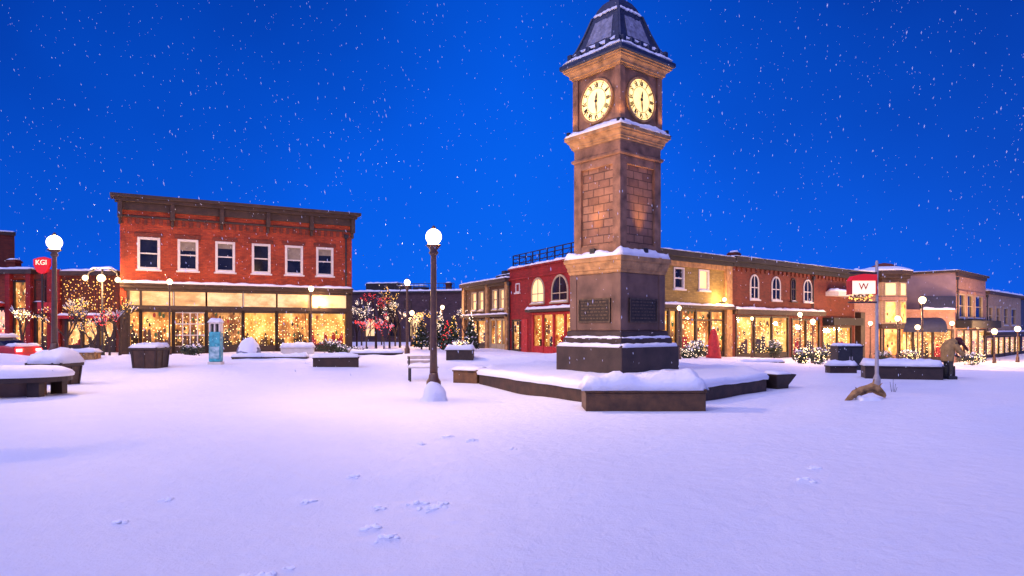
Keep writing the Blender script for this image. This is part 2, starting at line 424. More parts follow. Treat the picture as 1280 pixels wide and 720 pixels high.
# heap of snow around the foot of the tallest lamp
hp = MB()
prof = [(.34, -.1), (.31, .03), (.27, .10), (.23, .19), (.19, .27), (.15, .34), (.11, .39), (.08, .41)]
hp.lathe(prof, 28)
hp.v = [(x * (1 + .5 * noise.noise(Vector((x * 3, y * 3, z * 3 + 4)))), y * (1 + .5 * noise.noise(Vector((x * 3, y * 3, z * 3 + 9)))), z * (1 + .12 * noise.noise(Vector((x * 4, y * 4, 2))))) for x, y, z in hp.v]
tag(hp.build('snow_heap', SNOW, None, True, loc=(P(542, 15.0), 15.05, gz(P(542, 15.05), 15.05))), 'white cone of snow heaped against the tallest lamp post', 'snow heap')

# ------------------------------------------------------------------ planters, benches, low walls
def square_planter(px, Y, w, h, label, top=1.0, snow_h=.22, rz=0.0, name='planter'):
    X = P(px, Y)
    t = thing(name, label, 'planter', (X, Y, gz(X, Y) - .05), rz, 'square wooden planters')
    b = w * .84 / 2; a = w / 2
    box = MB(); box.sq([(b, -.1), (a * .96, h - .12)]); box.build('box', M['planter'], t, bevel=.012)
    MB().sq([(a, h - .12), (a * 1.03, h - .1), (a * 1.03, h), (a * .85, h + .003)]).build('rim', M['darkwood'], t, bevel=.01)
    sl = MB()
    for sx, sy in ((1, 0), (-1, 0), (0, 1), (0, -1)):
        for k in (-.95, 0.0, .95):
            mx = Matrix.Rotation(math.atan2(sy, sx), 4, 'Z')
            vs = []
            for z, hh in ((-.1, b), (h - .13, a * .96)):
                for dd in (-.03, .03):
                    vs += [(hh - .01, k * (hh - .03) + dd, z), (hh + .02, k * (hh - .03) + dd, z)]
            sl.add(vs, [(0, 1, 5, 4), (1, 3, 7, 5), (3, 2, 6, 7), (2, 0, 4, 6), (0, 2, 3, 1), (4, 5, 7, 6)], mx)
    sl.build('battens', M['darkwood'], t)
    MB().snow(-a, a, -a, a, h, snow_h, .05, None, px * .37).build('snow_cap', SNOW, t, True)
    return t
square_planter(69, 19.6, 1.0, .68, 'square brown planter with domed snow at the foot of a globe lamp', snow_h=.3)
square_planter(188, 27.4, 1.08, .88, 'tapered dark planter with flat snow cap before the red brick block', snow_h=.14)

def low_wall(name, label, cat, pts, w, h, mat, snow_h=.14, legs=False, z=None, group=None):
    """straight block bench / planter wall: pts = two ground points"""
    a = Vector((*pts[0], 0)); b = Vector((*pts[1], 0)); c = (a + b) / 2; L = (b - a).length
    rz = math.atan2(b.y - a.y, b.x - a.x)
    t = thing(name, label, cat, (c.x, c.y, min(gz(*pts[0]), gz(*pts[1])) if z is None else z), rz, group)
    if legs:
        MB().box(-L / 2, L / 2, -w / 2, w / 2, h - .14, h).build('seat', mat, t, bevel=.015)
        for s in (-1, 1): MB().box(s * (L / 2 - .3) - .12, s * (L / 2 - .3) + .12, -w / 2 + .05, w / 2 - .05, -.2, h - .142).build('leg', mat, t, bevel=.01)
    else:
        MB().box(-L / 2 + .02, L / 2 - .02, -w / 2 + .02, w / 2 - .02, -.25, h - .07).build('body', mat, t, bevel=.015)
        MB().box(-L / 2, L / 2, -w / 2, w / 2, h - .068, h).build('coping', mat, t, bevel=.012)
    MB().snow(-L / 2, L / 2, -w / 2, w / 2, h, snow_h, .045, None, c.x * 3.3 + c.y).build('snow_cap', SNOW, t, True)
    return t
low_wall('planter_box', 'long dark planter wall with thin snow before the red brick block end', 'planter', ((P(391, 27.2), 27.2), (P(449, 27.6), 27.6)), .7, .42, M['darkwood'], .13)
low_wall('stone_edging', 'low dark kerb wall around a snow bed under the shop windows', 'low wall', ((P(286, 33), 33.4), (P(382, 33), 33.4)), .3, .12, M['darkwood'], .16)
low_wall('snow_bench', 'block bench buried in snow under the red brick shop windows', 'bench', ((P(346, 35), 35.6), (P(386, 35), 36)), .6, .55, M['white'], .2)
low_wall('planter_box', 'dark planter box under thick snow beyond the white bench', 'planter', ((P(557, 33), 33.4), (P(592, 33), 33.4)), .8, .48, M['darkwood'], .2)
low_wall('bench', 'small dark slab bench under snow beside the dark cabinet', 'bench', ((P(1037, 24), 24.2), (P(1072, 24), 24.2)), .45, .28, M['darkwood'], .14)
t_ = low_wall('planter_box', 'widest dark planter wall behind the pale pole beside the tan coated person', 'planter', ((P(1086, 21.6), 22), (P(1168, 21.6), 21.3)), .9, .42, M['darkwood'], .15)
MB().box(1.05, 1.55, .2, 1.1, -.2, .40).build('return_wall', M['darkwood'], t_)
low_wall('stone_edging', 'snow topped kerb before the brown brick shop', 'low wall', ((P(926, 35), 35.5), (P(985, 36), 36.8)), .4, .1, M['darkwood'], .14)
low_wall('stone_edging', 'far dark kerb with snow before the lit firs', 'low wall', ((P(436, 34), 34.4), (P(500, 34), 34.9)), .4, .1, M['darkwood'], .16)

# curved bench at the near edge of the square
t = thing('curved_bench', 'curved dark bench with thick snow on its seat near the planter lamp', 'bench', (-11.9, 15.9, gz(-11.9, 15.9)))
def arc_pts(r0, r1, a0, a1, n=22):
    o = [(r1 * math.cos(a0 + (a1 - a0) * i / n), r1 * math.sin(a0 + (a1 - a0) * i / n)) for i in range(n + 1)]
    return o + [(r0 * math.cos(a0 + (a1 - a0) * i / n), r0 * math.sin(a0 + (a1 - a0) * i / n)) for i in range(n, -1, -1)]
EL = Matrix.Diagonal((1.0, .62, 1.0, 1.0))
MB().prism([(1.55 * math.cos(q * math.pi / 20), 1.0 * math.sin(q * math.pi / 20)) for q in range(40)], .34, .47).build('seat', M['darkwood'], t, bevel=.015)
for a in (-.55, -1.57, -2.6, .6, 2.4):
    MB().box(1.28 * math.cos(a) - .14, 1.28 * math.cos(a) + .14, .78 * math.sin(a) - .1, .78 * math.sin(a) + .1, -.2, .338).build('leg', M['darkwood'], t, bevel=.01)
MB().prism([(1.0 * math.cos(q * math.pi / 12), .58 * math.sin(q * math.pi / 12)) for q in range(24)], -.2, .336).build('core', M['midstone'], t)
sc = MB(); rings = [(1.02, .455), (1.03, .52), (.99, .59), (.90, .64), (.7, .665), (.4, .68), (.02, .685)]
vv = []; ff = []; n = 40
for k, (r, z) in enumerate(rings):
    for q in range(n):
        a = 2 * math.pi * q / n
        x = 1.55 * r * math.cos(a); y = 1.0 * r * math.sin(a)
        vv.append((x, y, z + (.035 * noise.noise(Vector((x * 2, y * 2, 1))) if k > 0 else 0)))
for k in range(len(rings) - 1):
    for q in range(n): ff.append((k * n + q, k * n + (q + 1) % n, (k + 1) * n + (q + 1) % n, (k + 1) * n + q))
sc.add(vv, ff).build('snow_cap', SNOW, t, True)

# narrow white bench by the tallest lamp
t = thing('park_bench', 'narrow snow covered slatted bench just behind the tallest lamp post', 'bench', (P(527, 20.5), 20.8, gz(P(527, 20.5), 20.8)), .25)
MB().box(-.45, .45, -.2, -.03, .40, .44).box(-.45, .45, .0, .2, .40, .44).build('seat', M['greypole'], t, bevel=.008)
MB().box(-.45, .45, .22, .26, .52, .62).box(-.45, .45, .22, .26, .66, .76).build('backrest', M['greypole'], t, bevel=.008)
for s in (-1, 1):
    MB().box(s * .4 - .025, s * .4 + .025, -.2, -.15, -.1, .398).box(s * .4 - .025, s * .4 + .025, .17, .217, -.1, .74).build('leg', M['iron'], t)
MB().snow(-.45, .45, -.2, .2, .442, .1, .03, None, 3).build('snow_cap', SNOW, t, True)

# dark cabinet
t = thing('utility_cabinet', 'plain black utility cabinet with snow on its lid in front of the corner bay', 'cabinet', (P(1064, 28), 28.4, gz(P(1064, 28), 28.4)))
MB().box(-.52, .52, -.35, .35, -.2, .95).build('body', M['iron'], t, bevel=.02)
MB().box(-.55, .55, -.38, .38, .952, 1.0).build('lid', M['iron'], t, bevel=.012)
for s in (-1, 1):
    d = MB().box(s * .26 - .235, s * .26 + .235, -.372, -.352, .0, .9).build('door', M['iron'], t, bevel=.006)
    MB().box(s * .05 - .015, s * .05 + .015, -.395, -.373, .4, .55).build('handle', M['greypole'], d)
MB().snow(-.55, .55, -.38, .38, 1.0, .08, .02, None, 5).build('snow_cap', SNOW, t, True)

# teal box
X = P(270, 29.2)
t = thing('utility_pillar', 'teal painted pillar box with white framed top before the red brick block', 'pillar box', (X, 29.2, gz(X, 29.2)), .1)
MB().box(-.27, .27, -.25, .25, -.15, .1).build('base', M['white'], t, bevel=.01)
MB().box(-.24, .24, -.22, .22, .1, 1.38).build('body', M['teal'], t, bevel=.05)
fr = MB()
for sx in (-1, 0, 1): fr.box(sx * .2 - .035, sx * .2 + .035, -.2, .2, 1.38, 1.72)
fr.box(-.236, .236, -.21, .21, 1.72, 1.80).build('hood', M['white'], t, bevel=.01)
MB().box(-.19, .19, .1, .16, 1.385, 1.718).build('back_panel', M['iron'], t)
MB().box(-.20, .20, -.228, -.222, .25, .75).build('notice', pbr('pale_notice', (.10, .42, .52), .6, .5, 5, 0, c2=(.45, .66, .70)), t)
MB().snow(-.24, .24, -.22, .22, 1.80, .14, .03, None, 8, .06).build('snow_cap', SNOW, t, True)

# snow covered boulder and shrubs by the brick block
def lump(name, label, cat, px, Y, rx, ry, rz_, mat, seed, cap=True, group=None):
    X = P(px, Y)
    t = thing(name, label, cat, (X, Y, gz(X, Y)), 0, group)
    b = MB().ball((0, 0, 0), 1, 16, 10)
    b.v = [(x * rx * (1 + .3 * noise.noise(Vector((x * 1.4, y * 1.4, z + seed)))), y * ry * (1 + .3 * noise.noise(Vector((x, y, z * 1.3 + seed * 2)))), z * rz_ * (1 + .35 * noise.noise(Vector((x * 2, y * 2, seed))))) for x, y, z in b.v]
    b.build('stone', mat, t)
    if cap:
        c = MB().ball((0, 0, .05), 1, 16, 10)
        c.v = [(x * rx * .95, y * ry * .95, max(z, .05) * rz_ * 1.12 * (1 + .2 * noise.noise(Vector((x * 2, y * 2, seed))))) for x, y, z in c.v]
        c.build('snow_cap', SNOW, t, True)
    return t
lump('boulder', 'pointed grey boulder half under snow before the red brick shop windows', 'boulder', 311, 33.8, .62, .45, .8, pbr('blue_grey_rock', (.22, .23, .28), .8, .5, 5, .6), 3.3)

def leafy(mb, n, c, rx, ry, rz_, s, cone=False, rnd=random):
    for _ in range(n):
        while True:
            x, y, z = rnd.uniform(-1, 1), rnd.uniform(-1, 1), rnd.uniform(-1, 1)
            if cone:
                if math.hypot(x, y) <= (1 - z) / 2 * (.8 + .25 * math.sin(z * 22)): break
            elif x * x + y * y + z * z <= 1 + .5 * noise.noise(Vector((x * 2.5, y * 2.5, z * 2.5 + c[0]))): break
        p = Vector((c[0] + x * rx, c[1] + y * ry, c[2] + z * rz_))
        u = Vector((rnd.uniform(-1, 1), rnd.uniform(-1, 1), rnd.uniform(-1, 1))).normalized(); w = u.orthogonal()
        k = s * rnd.uniform(.6, 1.4)
        mb.add([p - u * k, p + w * k * .6, p + u * k, p - w * k * .6], [(0, 1, 2, 3)])
    return mb
def shrub(px, Y, r, h, label, mat='leaf', bulbs=None, nb=60, z=None, snow=True, n=420):
    X = P(px, Y)
    t = thing('shrub', label, 'shrub', (X, Y, gz(X, Y) if z is None else z), 0, 'small shrubs before the shops')
    st = MB()
    for k in range(7):
        a = k * .9; st.tube((0, 0, -.1), (r * .5 * math.cos(a), r * .5 * math.sin(a), h * .6), .02, .008, 5)
    st.build('stems', M['bark'], t)
    leafy(MB(), n, (0, 0, h * .5), r, r * .8, h * .5, .06).build('foliage', M[mat], t)
    if snow: leafy(MB(), n // 5, (0, 0, h * .78), r * .8, r * .7, h * .24, .06).build('snow_clumps', SNOW, t)
    if bulbs:
        b = MB()
        for _ in range(nb):
            a = random.uniform(0, 6.28); q = random.uniform(.2, 1)
            b.bead((math.cos(a) * r * q, -abs(math.sin(a)) * r * q, random.uniform(.1, h)), .022)
        b.build('fairy_lights', M[bulbs], t)
    return t
shrub(240, 39.0, .7, .7, 'low dark shrub under the white paned door window')
shrub(413, 43.0, .8, .9, 'dark shrub below the last lit window of the red brick block')
shrub(428, 42.5, .5, .6, 'little dark shrub at the end corner of the red brick block')
shrub(870, 37.5, .7, .95, 'shrub wrapped in white lights before the tan brick shop', bulbs='whitebulb', nb=60)
shrub(860, 37.0, .45, .55, 'small low shrub with white lights by the slim lamp', bulbs='whitebulb', nb=60)
shrub(1024, 38.0, .5, .95, 'potted shrub with warm lights beneath two globe lamps', bulbs='warmbulb', nb=40)
shrub(1003, 37.0, .5, .9, 'round shrub speckled with warm lights before the brown brick shop', bulbs='warmbulb', nb=40)
shrub(968, 41.0, .45, 1.1, 'narrow dark shrub between brown brick shop windows')
shrub(1105, 46.0, .6, .8, 'dark shrub at the foot of the round corner bay')
shrub(1135, 47.0, .8, .8, 'wide dark shrub by the lamp near the corner bay', bulbs='warmbulb', nb=50)
shrub(1215, 50.0, 1.0, .9, 'dark shrub with sparse lights below the black awning', bulbs='warmbulb', nb=60)
shrub(445, 36, .8, .55, 'dark low shrub in the snow beyond the long planter wall')
shrub(575, 40, .6, .9, 'shrub with warm lights in front of the old brown shop', bulbs='warmbulb', nb=70)

# ------------------------------------------------------------------ clock tower and its platform
TX, TY = 3.02, 19.6
RZ = math.radians(40)
poly = [(1.55, 14.7), (3.72, 14.7), (6.60, 17.7), (7.2, 21.0), (5.2, 24.2), (1.6, 24.6), (-.45, 22.6), (-.95, 19.6)]
PLZ = .30
pc = Vector((3.1, 19.3))
t = thing('octagonal_platform', 'low octagonal stone platform around the clock tower, its wall capped with snow', 'platform', (pc.x, pc.y, 0))
lp = [(x - pc.x, y - pc.y) for x, y in poly]
def inset(k): return [(x * k, y * k) for x, y in lp]
wl = MB(); n = len(lp); inn = inset(.9)
vsx = [(x, y, -.3) for x, y in lp] + [(x, y, PLZ) for x, y in lp] + [(x, y, PLZ) for x, y in inn] + [(x, y, -.3) for x, y in inn]
wl.add(vsx, [(i, (i + 1) % n, n + (i + 1) % n, n + i) for i in range(n)] + [(n + i, n + (i + 1) % n, 2 * n + (i + 1) % n, 2 * n + i) for i in range(n)] + [(2 * n + i, 2 * n + (i + 1) % n, 3 * n + (i + 1) % n, 3 * n + i) for i in range(n)])
wl.build('wall', M['planter'], t, bevel=.02)
def dense(pl, m=14):
    o = []
    for (a, b), (c, d) in zip(pl, pl[1:] + pl[:1]):
        o += [(a + (c - a) * i / m, b + (d - b) * i / m) for i in range(m)]
    return o
dl = dense(lp); sn = MB(); vv = []; ff = []
prof = [(1.012, PLZ - .03), (1.016, PLZ + .05), (1.0, PLZ + .12), (.965, PLZ + .155), (.93, PLZ + .13), (.89, PLZ + .09), (.8, PLZ + .08), (.6, PLZ + .10), (.35, PLZ + .12), (.02, PLZ + .12)]
for k, (s, z) in enumerate(prof):
    for (x, y) in dl:
        a = .05 if k > 1 else .012
        vv.append((x * s, y * s, z + a * noise.noise(Vector((x * s * 1.1, y * s * 1.1, 4.4))) + (.02 * noise.noise(Vector((x * s * 4, y * s * 4, 4.4))))))
nn = len(dl)
for k in range(len(prof) - 1):
    for i in range(nn): ff.append((k * nn + i, k * nn + (i + 1) % nn, (k + 1) * nn + (i + 1) % nn, (k + 1) * nn + i))
sn.add(vv, ff).build('snow_cover', SNOW, t, True)
def block_seat(label, a, b, w, h, snow_h, mat='bench'):
    return low_wall('bench_block', label, 'bench', (a, b), w, h, M[mat], snow_h, group='block benches set around the tower platform')
block_seat('nearest brown block bench with thick snow cushion before the clock tower', (1.38, 13.35), (3.70, 13.35), .85, .42, .25)
block_seat('short brown block bench at the lamp side corner of the tower platform', (-1.62, 20.3), (-.86, 19.9), .6, .40, .10)
t = thing('flared_planter', 'flared dark stone planter at the far corner of the tower platform', 'planter', (7.15, 18.4, gz(7.15, 18.4)), .4)
MB().sq([(.18, -.2), (.21, .1), (.33, .34), (.35, .38), (.31, .39)]).build('bowl', M['darkwood'], t, bevel=.02)
MB().snow(-.31, .31, -.31, .31, .385, .08, .02, None, 2).build('snow_cap', SNOW, t, True)

tw = thing('clock_tower', 'tall square stone clock tower with two glowing dials and a snowy slate roof', 'clock tower', (TX, TY, 0), RZ)
MB().sq([(1.24, .1), (1.24, 1.10), (1.19, 1.14)]).build('plinth', M['darkstone'], tw, bevel=.03)
MB().sq([(1.10, 1.142), (1.10, 1.32), (1.02, 1.36), (1.02, 1.50), (.97, 1.53)]).build('plinth_step', M['darkstone'], tw, bevel=.02)
b_ = MB(); b_.sq([(.93, 1.532), (.93, 3.10)])
for sx in (-1, 1):
    for sy in (-1, 1):
        b_.box(sx * .83 - .13 if sx > 0 else -.96, .96 if sx > 0 else -.70, .70 if sy > 0 else -.96, .96 if sy > 0 else -.70, 1.534, 3.098)
b_.build('base', M['midstone'], tw, bevel=.012)
def four(fn, name, mat, parent=tw, n=4, **k):
    out = []
    for q in range(n):
        mb = MB(); fn(mb); R = Matrix.Rotation(q * math.pi / 2, 4, 'Z')
        mb.v = [tuple(R @ Vector(p)) for p in mb.v]
        out.append(mb.build(name, mat, parent, **k))
    return out
def plaque(mb):
    mb.box(-.60, .60, -.965, -.935, 1.75, 2.42)
def plaque_txt(mb):
    for r in range(6):
        x = -.5
        while x < .45:
            w = random.uniform(.05, .14); mb.box(x, min(.5, x + w), -.972, -.966, 2.30 - r * .09, 2.335 - r * .09); x += w + .04
RELIEF = pbr('worn_bronze_relief', (.09, .06, .035), .45, .5, 12, .2, .3)
for q, o in enumerate(four(plaque, 'plaque', M['bronze'])):
    mb = MB(); plaque_txt(mb)
    for xa, xb, za, zb in ((-.60, .60, 2.38, 2.42), (-.60, .60, 1.75, 1.79), (-.60, -.56, 1.79, 2.38), (.56, .60, 1.79, 2.38)): mb.box(xa, xb, -.98, -.9655, za, zb)
    Rm = Matrix.Rotation(q * math.pi / 2, 4, 'Z'); mb.v = [tuple(Rm @ Vector(p)) for p in mb.v]
    mb.build('relief', RELIEF, o)
MB().sq([(.962, 3.102), (.985, 3.13), (.985, 3.20), (1.01, 3.205), (1.01, 3.27), (1.025, 3.31), (1.05, 3.37), (1.05, 3.42), (1.085, 3.425), (1.085, 3.56), (1.03, 3.60)]).build('base_cornice', M['goldstone'], tw, bevel=.01)
s_ = MB(); s_.snow(-1.075, 1.075, -1.075, 1.075, 3.57, .17, .04, None, 6.6, .09); s_.build('cornice_snow', SNOW, tw, True)
sf = MB(); sf.sq([(.80, 3.60), (.78, 6.30)])
sf.build('shaft', M['stone'], tw)
for sx in (-1, 1):
    for sy in (-1, 1):
        pl = MB(); xa, xb = (.60, .875) if sx > 0 else (-.875, -.60); ya, yb = (.60, .875) if sy > 0 else (-.875, -.60)
        pl.box(xa, xb, ya, yb, 3.602, 6.302).build('pilaster', M['plainstone'], tw, bevel=.01)
for z0, z1 in ((3.62, 3.9), (6.08, 6.30)):
    for q in range(4):
        R = Matrix.Rotation(q * math.pi / 2, 4, 'Z'); MB().box(-.598, .598, -.862, -.74, z0, z1, R).build('panel_rail', M['plainstone'], tw, bevel=.008)
MB().sq([(.89, 6.304), (.93, 6.34), (.93, 6.40), (.87, 6.43), (.87, 6.66), (.90, 6.70)]).build('neck', M['plainstone'], tw, bevel=.008)
MB().sq([(.90, 6.702), (.93, 6.72), (.93, 6.78), (.96, 6.785), (.96, 6.83), (.98, 6.87), (1.03, 6.92), (1.03, 6.955), (1.075, 6.96), (1.075, 7.08), (1.0, 7.14)]).build('clock_cornice', M['goldstone'], tw, bevel=.01)
s_ = MB(); s_.snow(-1.07, 1.07, -1.07, 1.07, 7.08, .12, .03, None, 1.6, .08); s_.build('clock_cornice_snow', SNOW, tw, True)
ck = MB(); ck.sq([(.84, 7.142), (.84, 8.70)])
for sx in (-1, 1):
    for sy in (-1, 1):
        xa, xb = (.70, .90) if sx > 0 else (-.90, -.70); ya, yb = (.70, .90) if sy > 0 else (-.90, -.70)
        ck.box(xa, xb, ya, yb, 7.144, 8.698)
ck.build('clock_stage', M['plainstone'], tw, bevel=.01)
MB().sq([(.92, 8.702), (.92, 8.75), (.97, 8.755), (.97, 8.82), (1.00, 8.86), (1.05, 8.89), (1.05, 8.925), (1.10, 8.93), (1.10, 8.985), (1.13, 9.0)]).build('eaves_moulding', M['goldstone'], tw, bevel=.008)
MB().sq([(1.155, 9.002), (1.175, 9.04), (1.175, 9.13), (1.12, 9.17)]).build('eaves', M['slate'], tw, bevel=.01)

# dials
def dial_mat():
    m, t, b, o = nt('glowing_clock_dial'); L = t.links
    tc = t.nodes.new('ShaderNodeTexCoord'); n = t.nodes.new('ShaderNodeTexNoise'); n.inputs['Scale'].default_value = 5
    L.new(tc.outputs['Object'], n.inputs['Vector'])
    r = t.nodes.new('ShaderNodeValToRGB'); r.color_ramp.elements[0].color = (1, .54, .09, 1); r.color_ramp.elements[1].color = (1, .70, .20, 1)
    L.new(n.outputs['Fac'], r.inputs['Fac']); L.new(r.outputs['Color'], b.inputs['Emission Color']); b.inputs['Emission Strength'].default_value = 1.7
    b.inputs['Base Color'].default_value = (.7, .6, .4, 1)
    return m
DIAL = dial_mat()
DC = 7.93; DR = .62
def disc(mb, r, y0, y1, n=40, r_in=None):
    if r_in is None: mb.wallprism([(r * math.cos(2 * math.pi * i / n), DC + r * math.sin(2 * math.pi * i / n)) for i in range(n)], y0, y1)
    else:
        for i in range(n):
            a, b = 2 * math.pi * i / n, 2 * math.pi * (i + 1) / n
            mb.wallprism([(r_in * math.cos(a), DC + r_in * math.sin(a)), (r * math.cos(a), DC + r * math.sin(a)), (r * math.cos(b), DC + r * math.sin(b)), (r_in * math.cos(b), DC + r_in * math.sin(b))], y0, y1)
def numerals(mb):
    rom = ['XII', 'I', 'II', 'III', 'IIII', 'V', 'VI', 'VII', 'VIII', 'IX', 'X', 'XI']
    def bar(x0, z0, x1, z1, w, mx):
        d = Vector((x1 - x0, 0, z1 - z0)).normalized(); nrm = Vector((d.z, 0, -d.x)) * w / 2
        p, q = Vector((x0, 0, z0)), Vector((x1, 0, z1))
        pts = [p - nrm, p + nrm, q + nrm, q - nrm]
        vs = []
        for y in (-.885, -.873):
            for v in pts:
                w_ = mx @ v; vs.append((w_.x, y, DC + w_.z))
        mb.add(vs, [(0, 1, 2, 3), (7, 6, 5, 4), (0, 4, 5, 1), (1, 5, 6, 2), (2, 6, 7, 3), (3, 7, 4, 0)])
    for k, s in enumerate(rom):
        mx = Matrix.Rotation(2 * math.pi * k / 12, 4, 'Y')
        wd = {'I': .035, 'V': .085, 'X': .085}; tot = sum(wd[c] for c in s); x = -tot / 2
        for c in s:
            w = wd[c]; z0, z1 = .42, .545
            if c == 'I': bar(x + w / 2, z0, x + w / 2, z1, .026, mx)
            elif c == 'V': bar(x, z1, x + w / 2, z0, .02, mx); bar(x + w, z1, x + w / 2, z0, .014, mx)
            else: bar(x, z1, x + w, z0, .02, mx); bar(x + w, z1, x, z0, .014, mx)
            x += w
    for k in range(60):
        a = 2 * math.pi * k / 60
        if k % 5: continue
        bar(.0, .56, .0, .60, .03, Matrix.Rotation(a, 4, 'Y'))
INK = pbr('gilded_dark_numerals', (.05, .026, .008), .5, .2, 8, 0)
dials = four(lambda m: disc(m, DR, -.872, -.842), 'clock_dial', DIAL)
def rim(m): disc(m, .69, -.90, -.842, 40, .62)
def hands(m):
    for ang, ln, w in ((math.radians(8), .27, .075), (math.radians(176), .40, .06)):
        R = Matrix.Rotation(ang, 4, 'Y'); pts = [Vector((0, 0, -.06)), Vector((w / 2, 0, ln * .45)), Vector((0, 0, ln)), Vector((-w / 2, 0, ln * .45))]
        vs = []
        for y in (-.905, -.893):
            for v in pts:
                q = R @ v; vs.append((q.x, y, DC + q.z))
        m.add(vs, [(0, 1, 2, 3), (7, 6, 5, 4), (0, 4, 5, 1), (1, 5, 6, 2), (2, 6, 7, 3), (3, 7, 4, 0)])
    disc(m, .05, -.91, -.88, 12)
def ring_mark(m): disc(m, .40, -.878, -.873, 40, .385); disc(m, .575, -.878, -.873, 40, .565)
def sub(fn, name, mat):
    for q in range(4):
        mb = MB(); fn(mb); R = Matrix.Rotation(q * math.pi / 2, 4, 'Z'); mb.v = [tuple(R @ Vector(p)) for p in mb.v]
        mb.build(name, mat, dials[q])
for q_, d_ in enumerate(dials):
    d_.scale = (.9, 1, .9) if q_ % 2 == 0 else (1, .9, .9); d_.location.z = DC * .1
sub(rim, 'rim', M['goldstone']); sub(numerals, 'numerals', INK); sub(hands, 'hands', M['iron']); sub(ring_mark, 'minute_ring', INK)
# roof
MB().sq([(1.10, 9.172), (.96, 9.34), (.88, 9.50), (.82, 9.54), (.74, 9.74), (.64, 10.02), (.55, 10.30), (.50, 10.44), (.50, 10.50), (.46, 10.56), (.40, 10.72), (.30, 10.88), (.20, 10.97)]).build('roof', M['slate'], tw, bevel=.01)
MB().lathe([(.2, 10.96), (.23, 11.02), (.14, 11.10), (.06, 11.16), (.05, 11.22), (.02, 11.3)], 12).build('finial', M['iron'], tw, True)
def strip(mb, z0, h0, z1, h1, a0, a1, off, seed):
    m = 10; vs = []; fs = []
    for j in range(2):
        for i in range(m + 1):
            u = a0 + (a1 - a0) * i / m; z = z0 if j == 0 else z1; h = h0 if j == 0 else h1
            w = .05 * noise.noise(Vector((u * 6, z * 3, seed)))
            z += w
            vs += [(u * h, -h - off - .03, z), (u * h, -h + .02, z - .02)]
    for i in range(m):
        a, b, c, d = 2 * i, 2 * i + 2, 2 * (m + 1) + 2 * i + 2, 2 * (m + 1) + 2 * i
        fs.append((a, b, c, d)); fs.append((a, a + 1, b + 1, b)); fs.append((d, c, c + 1, d + 1))
    fs.append((0, 2 * (m + 1), 2 * (m + 1) + 1, 1)); fs.append((2 * m, 2 * m + 1, 4 * m + 3, 4 * m + 2))
    mb.add(vs, fs)
def roof_snow(mb):
    strip(mb, 9.18, 1.10, 9.31, .99, -.98, .98, .01, 1)
    strip(mb, 9.42, .91, 9.55, .80, -.98, .98, .012, 2)
    # frosted trapezoid panel on the steep slope
    strip(mb, 10.50, .49, 10.58, .44, -.9, .9, .01, 3)
four(roof_snow, 'roof_snow', SNOW, smooth=False)
FROST = pbr('thinly_frosted_slate', (.20, .21, .27), .7, .45, 7, .4)
def panel(mb):
    strip(mb, 9.62, .79, 10.30, .55, -.60, .60, -.02, 3)
four(panel, 'roof_panel', FROST)
def crest(mb):
    for k in (-.9, -.55, -.18, .18, .55, .9): mb.box(k * 1.0 - .07, k * 1.0 + .07, -1.06, -.96, 9.25, 9.44)
four(crest, 'roof_cresting', M['slate'], bevel=.02)
def hip(mb):
    for (za, ha), (zb, hb_) in (((9.34, .97), (9.54, .83)), ((9.54, .83), (10.02, .65)), ((10.02, .65), (10.5, .50))):
        mb.tube((ha, -ha, za), (hb_, -hb_, zb), .04, .035, 6)
four(hip, 'hip_ridge', M['slate'])

# floodlights on the base cornice
def spot(name, loc, target, power, color, parent, size=1.2, blend=.8, rad=.08):
    l = bpy.data.lights.new(name, 'SPOT'); l.energy = power; l.color = color; l.spot_size = size; l.spot_blend = blend; l.shadow_soft_size = rad
    o = bpy.data.objects.new(name, l); COL.objects.link(o); o.parent = parent; o.location = loc
    d = Vector(target) - Vector(loc); o.rotation_euler = d.to_track_quat('-Z', 'Y').to_euler()
    return o
for q in range(4):
    R = Matrix.Rotation(q * math.pi / 2, 4, 'Z')
    fl = MB(); fl.box(-.09, .09, -1.06, -.96, 3.66, 3.80); fl.v = [tuple(R @ Vector(p)) for p in fl.v]
    fl.build('floodlight', M['iron'], tw, bevel=.01)
    spot('floodlight_beam', R @ Vector((0, -1.05, 3.84)), R @ Vector((0, -1.01, 6.9)), 300, (1, .52, .17), tw, .95, 1.0)

for q in range(4):
    R = Matrix.Rotation(q * math.pi / 2, 4, 'Z')
    for sx in (-.95, .95):
        fl = MB(); fl.box(sx - .05, sx + .05, -1.06, -.97, 7.10, 7.22); fl.v = [tuple(R @ Vector(p)) for p in fl.v]
        fl.build('floodlight', M['iron'], tw, bevel=.01)
        spot('floodlight_beam', R @ Vector((sx, -1.10, 7.25)), R @ Vector((sx * .6, -1.0, 8.9)), 26, (1, .52, .17), tw, 1.9, 1.0, .05)
def step_snow(m):
    m.snow(-1.20, 1.20, -1.23, -1.10, 1.10, .09, .02, None, 3, .09)
    m.snow(-1.08, 1.08, -1.09, -1.01, 1.32, .06, .01, None, 4, .09)
four(step_snow, 'step_snow', SNOW, smooth=True)

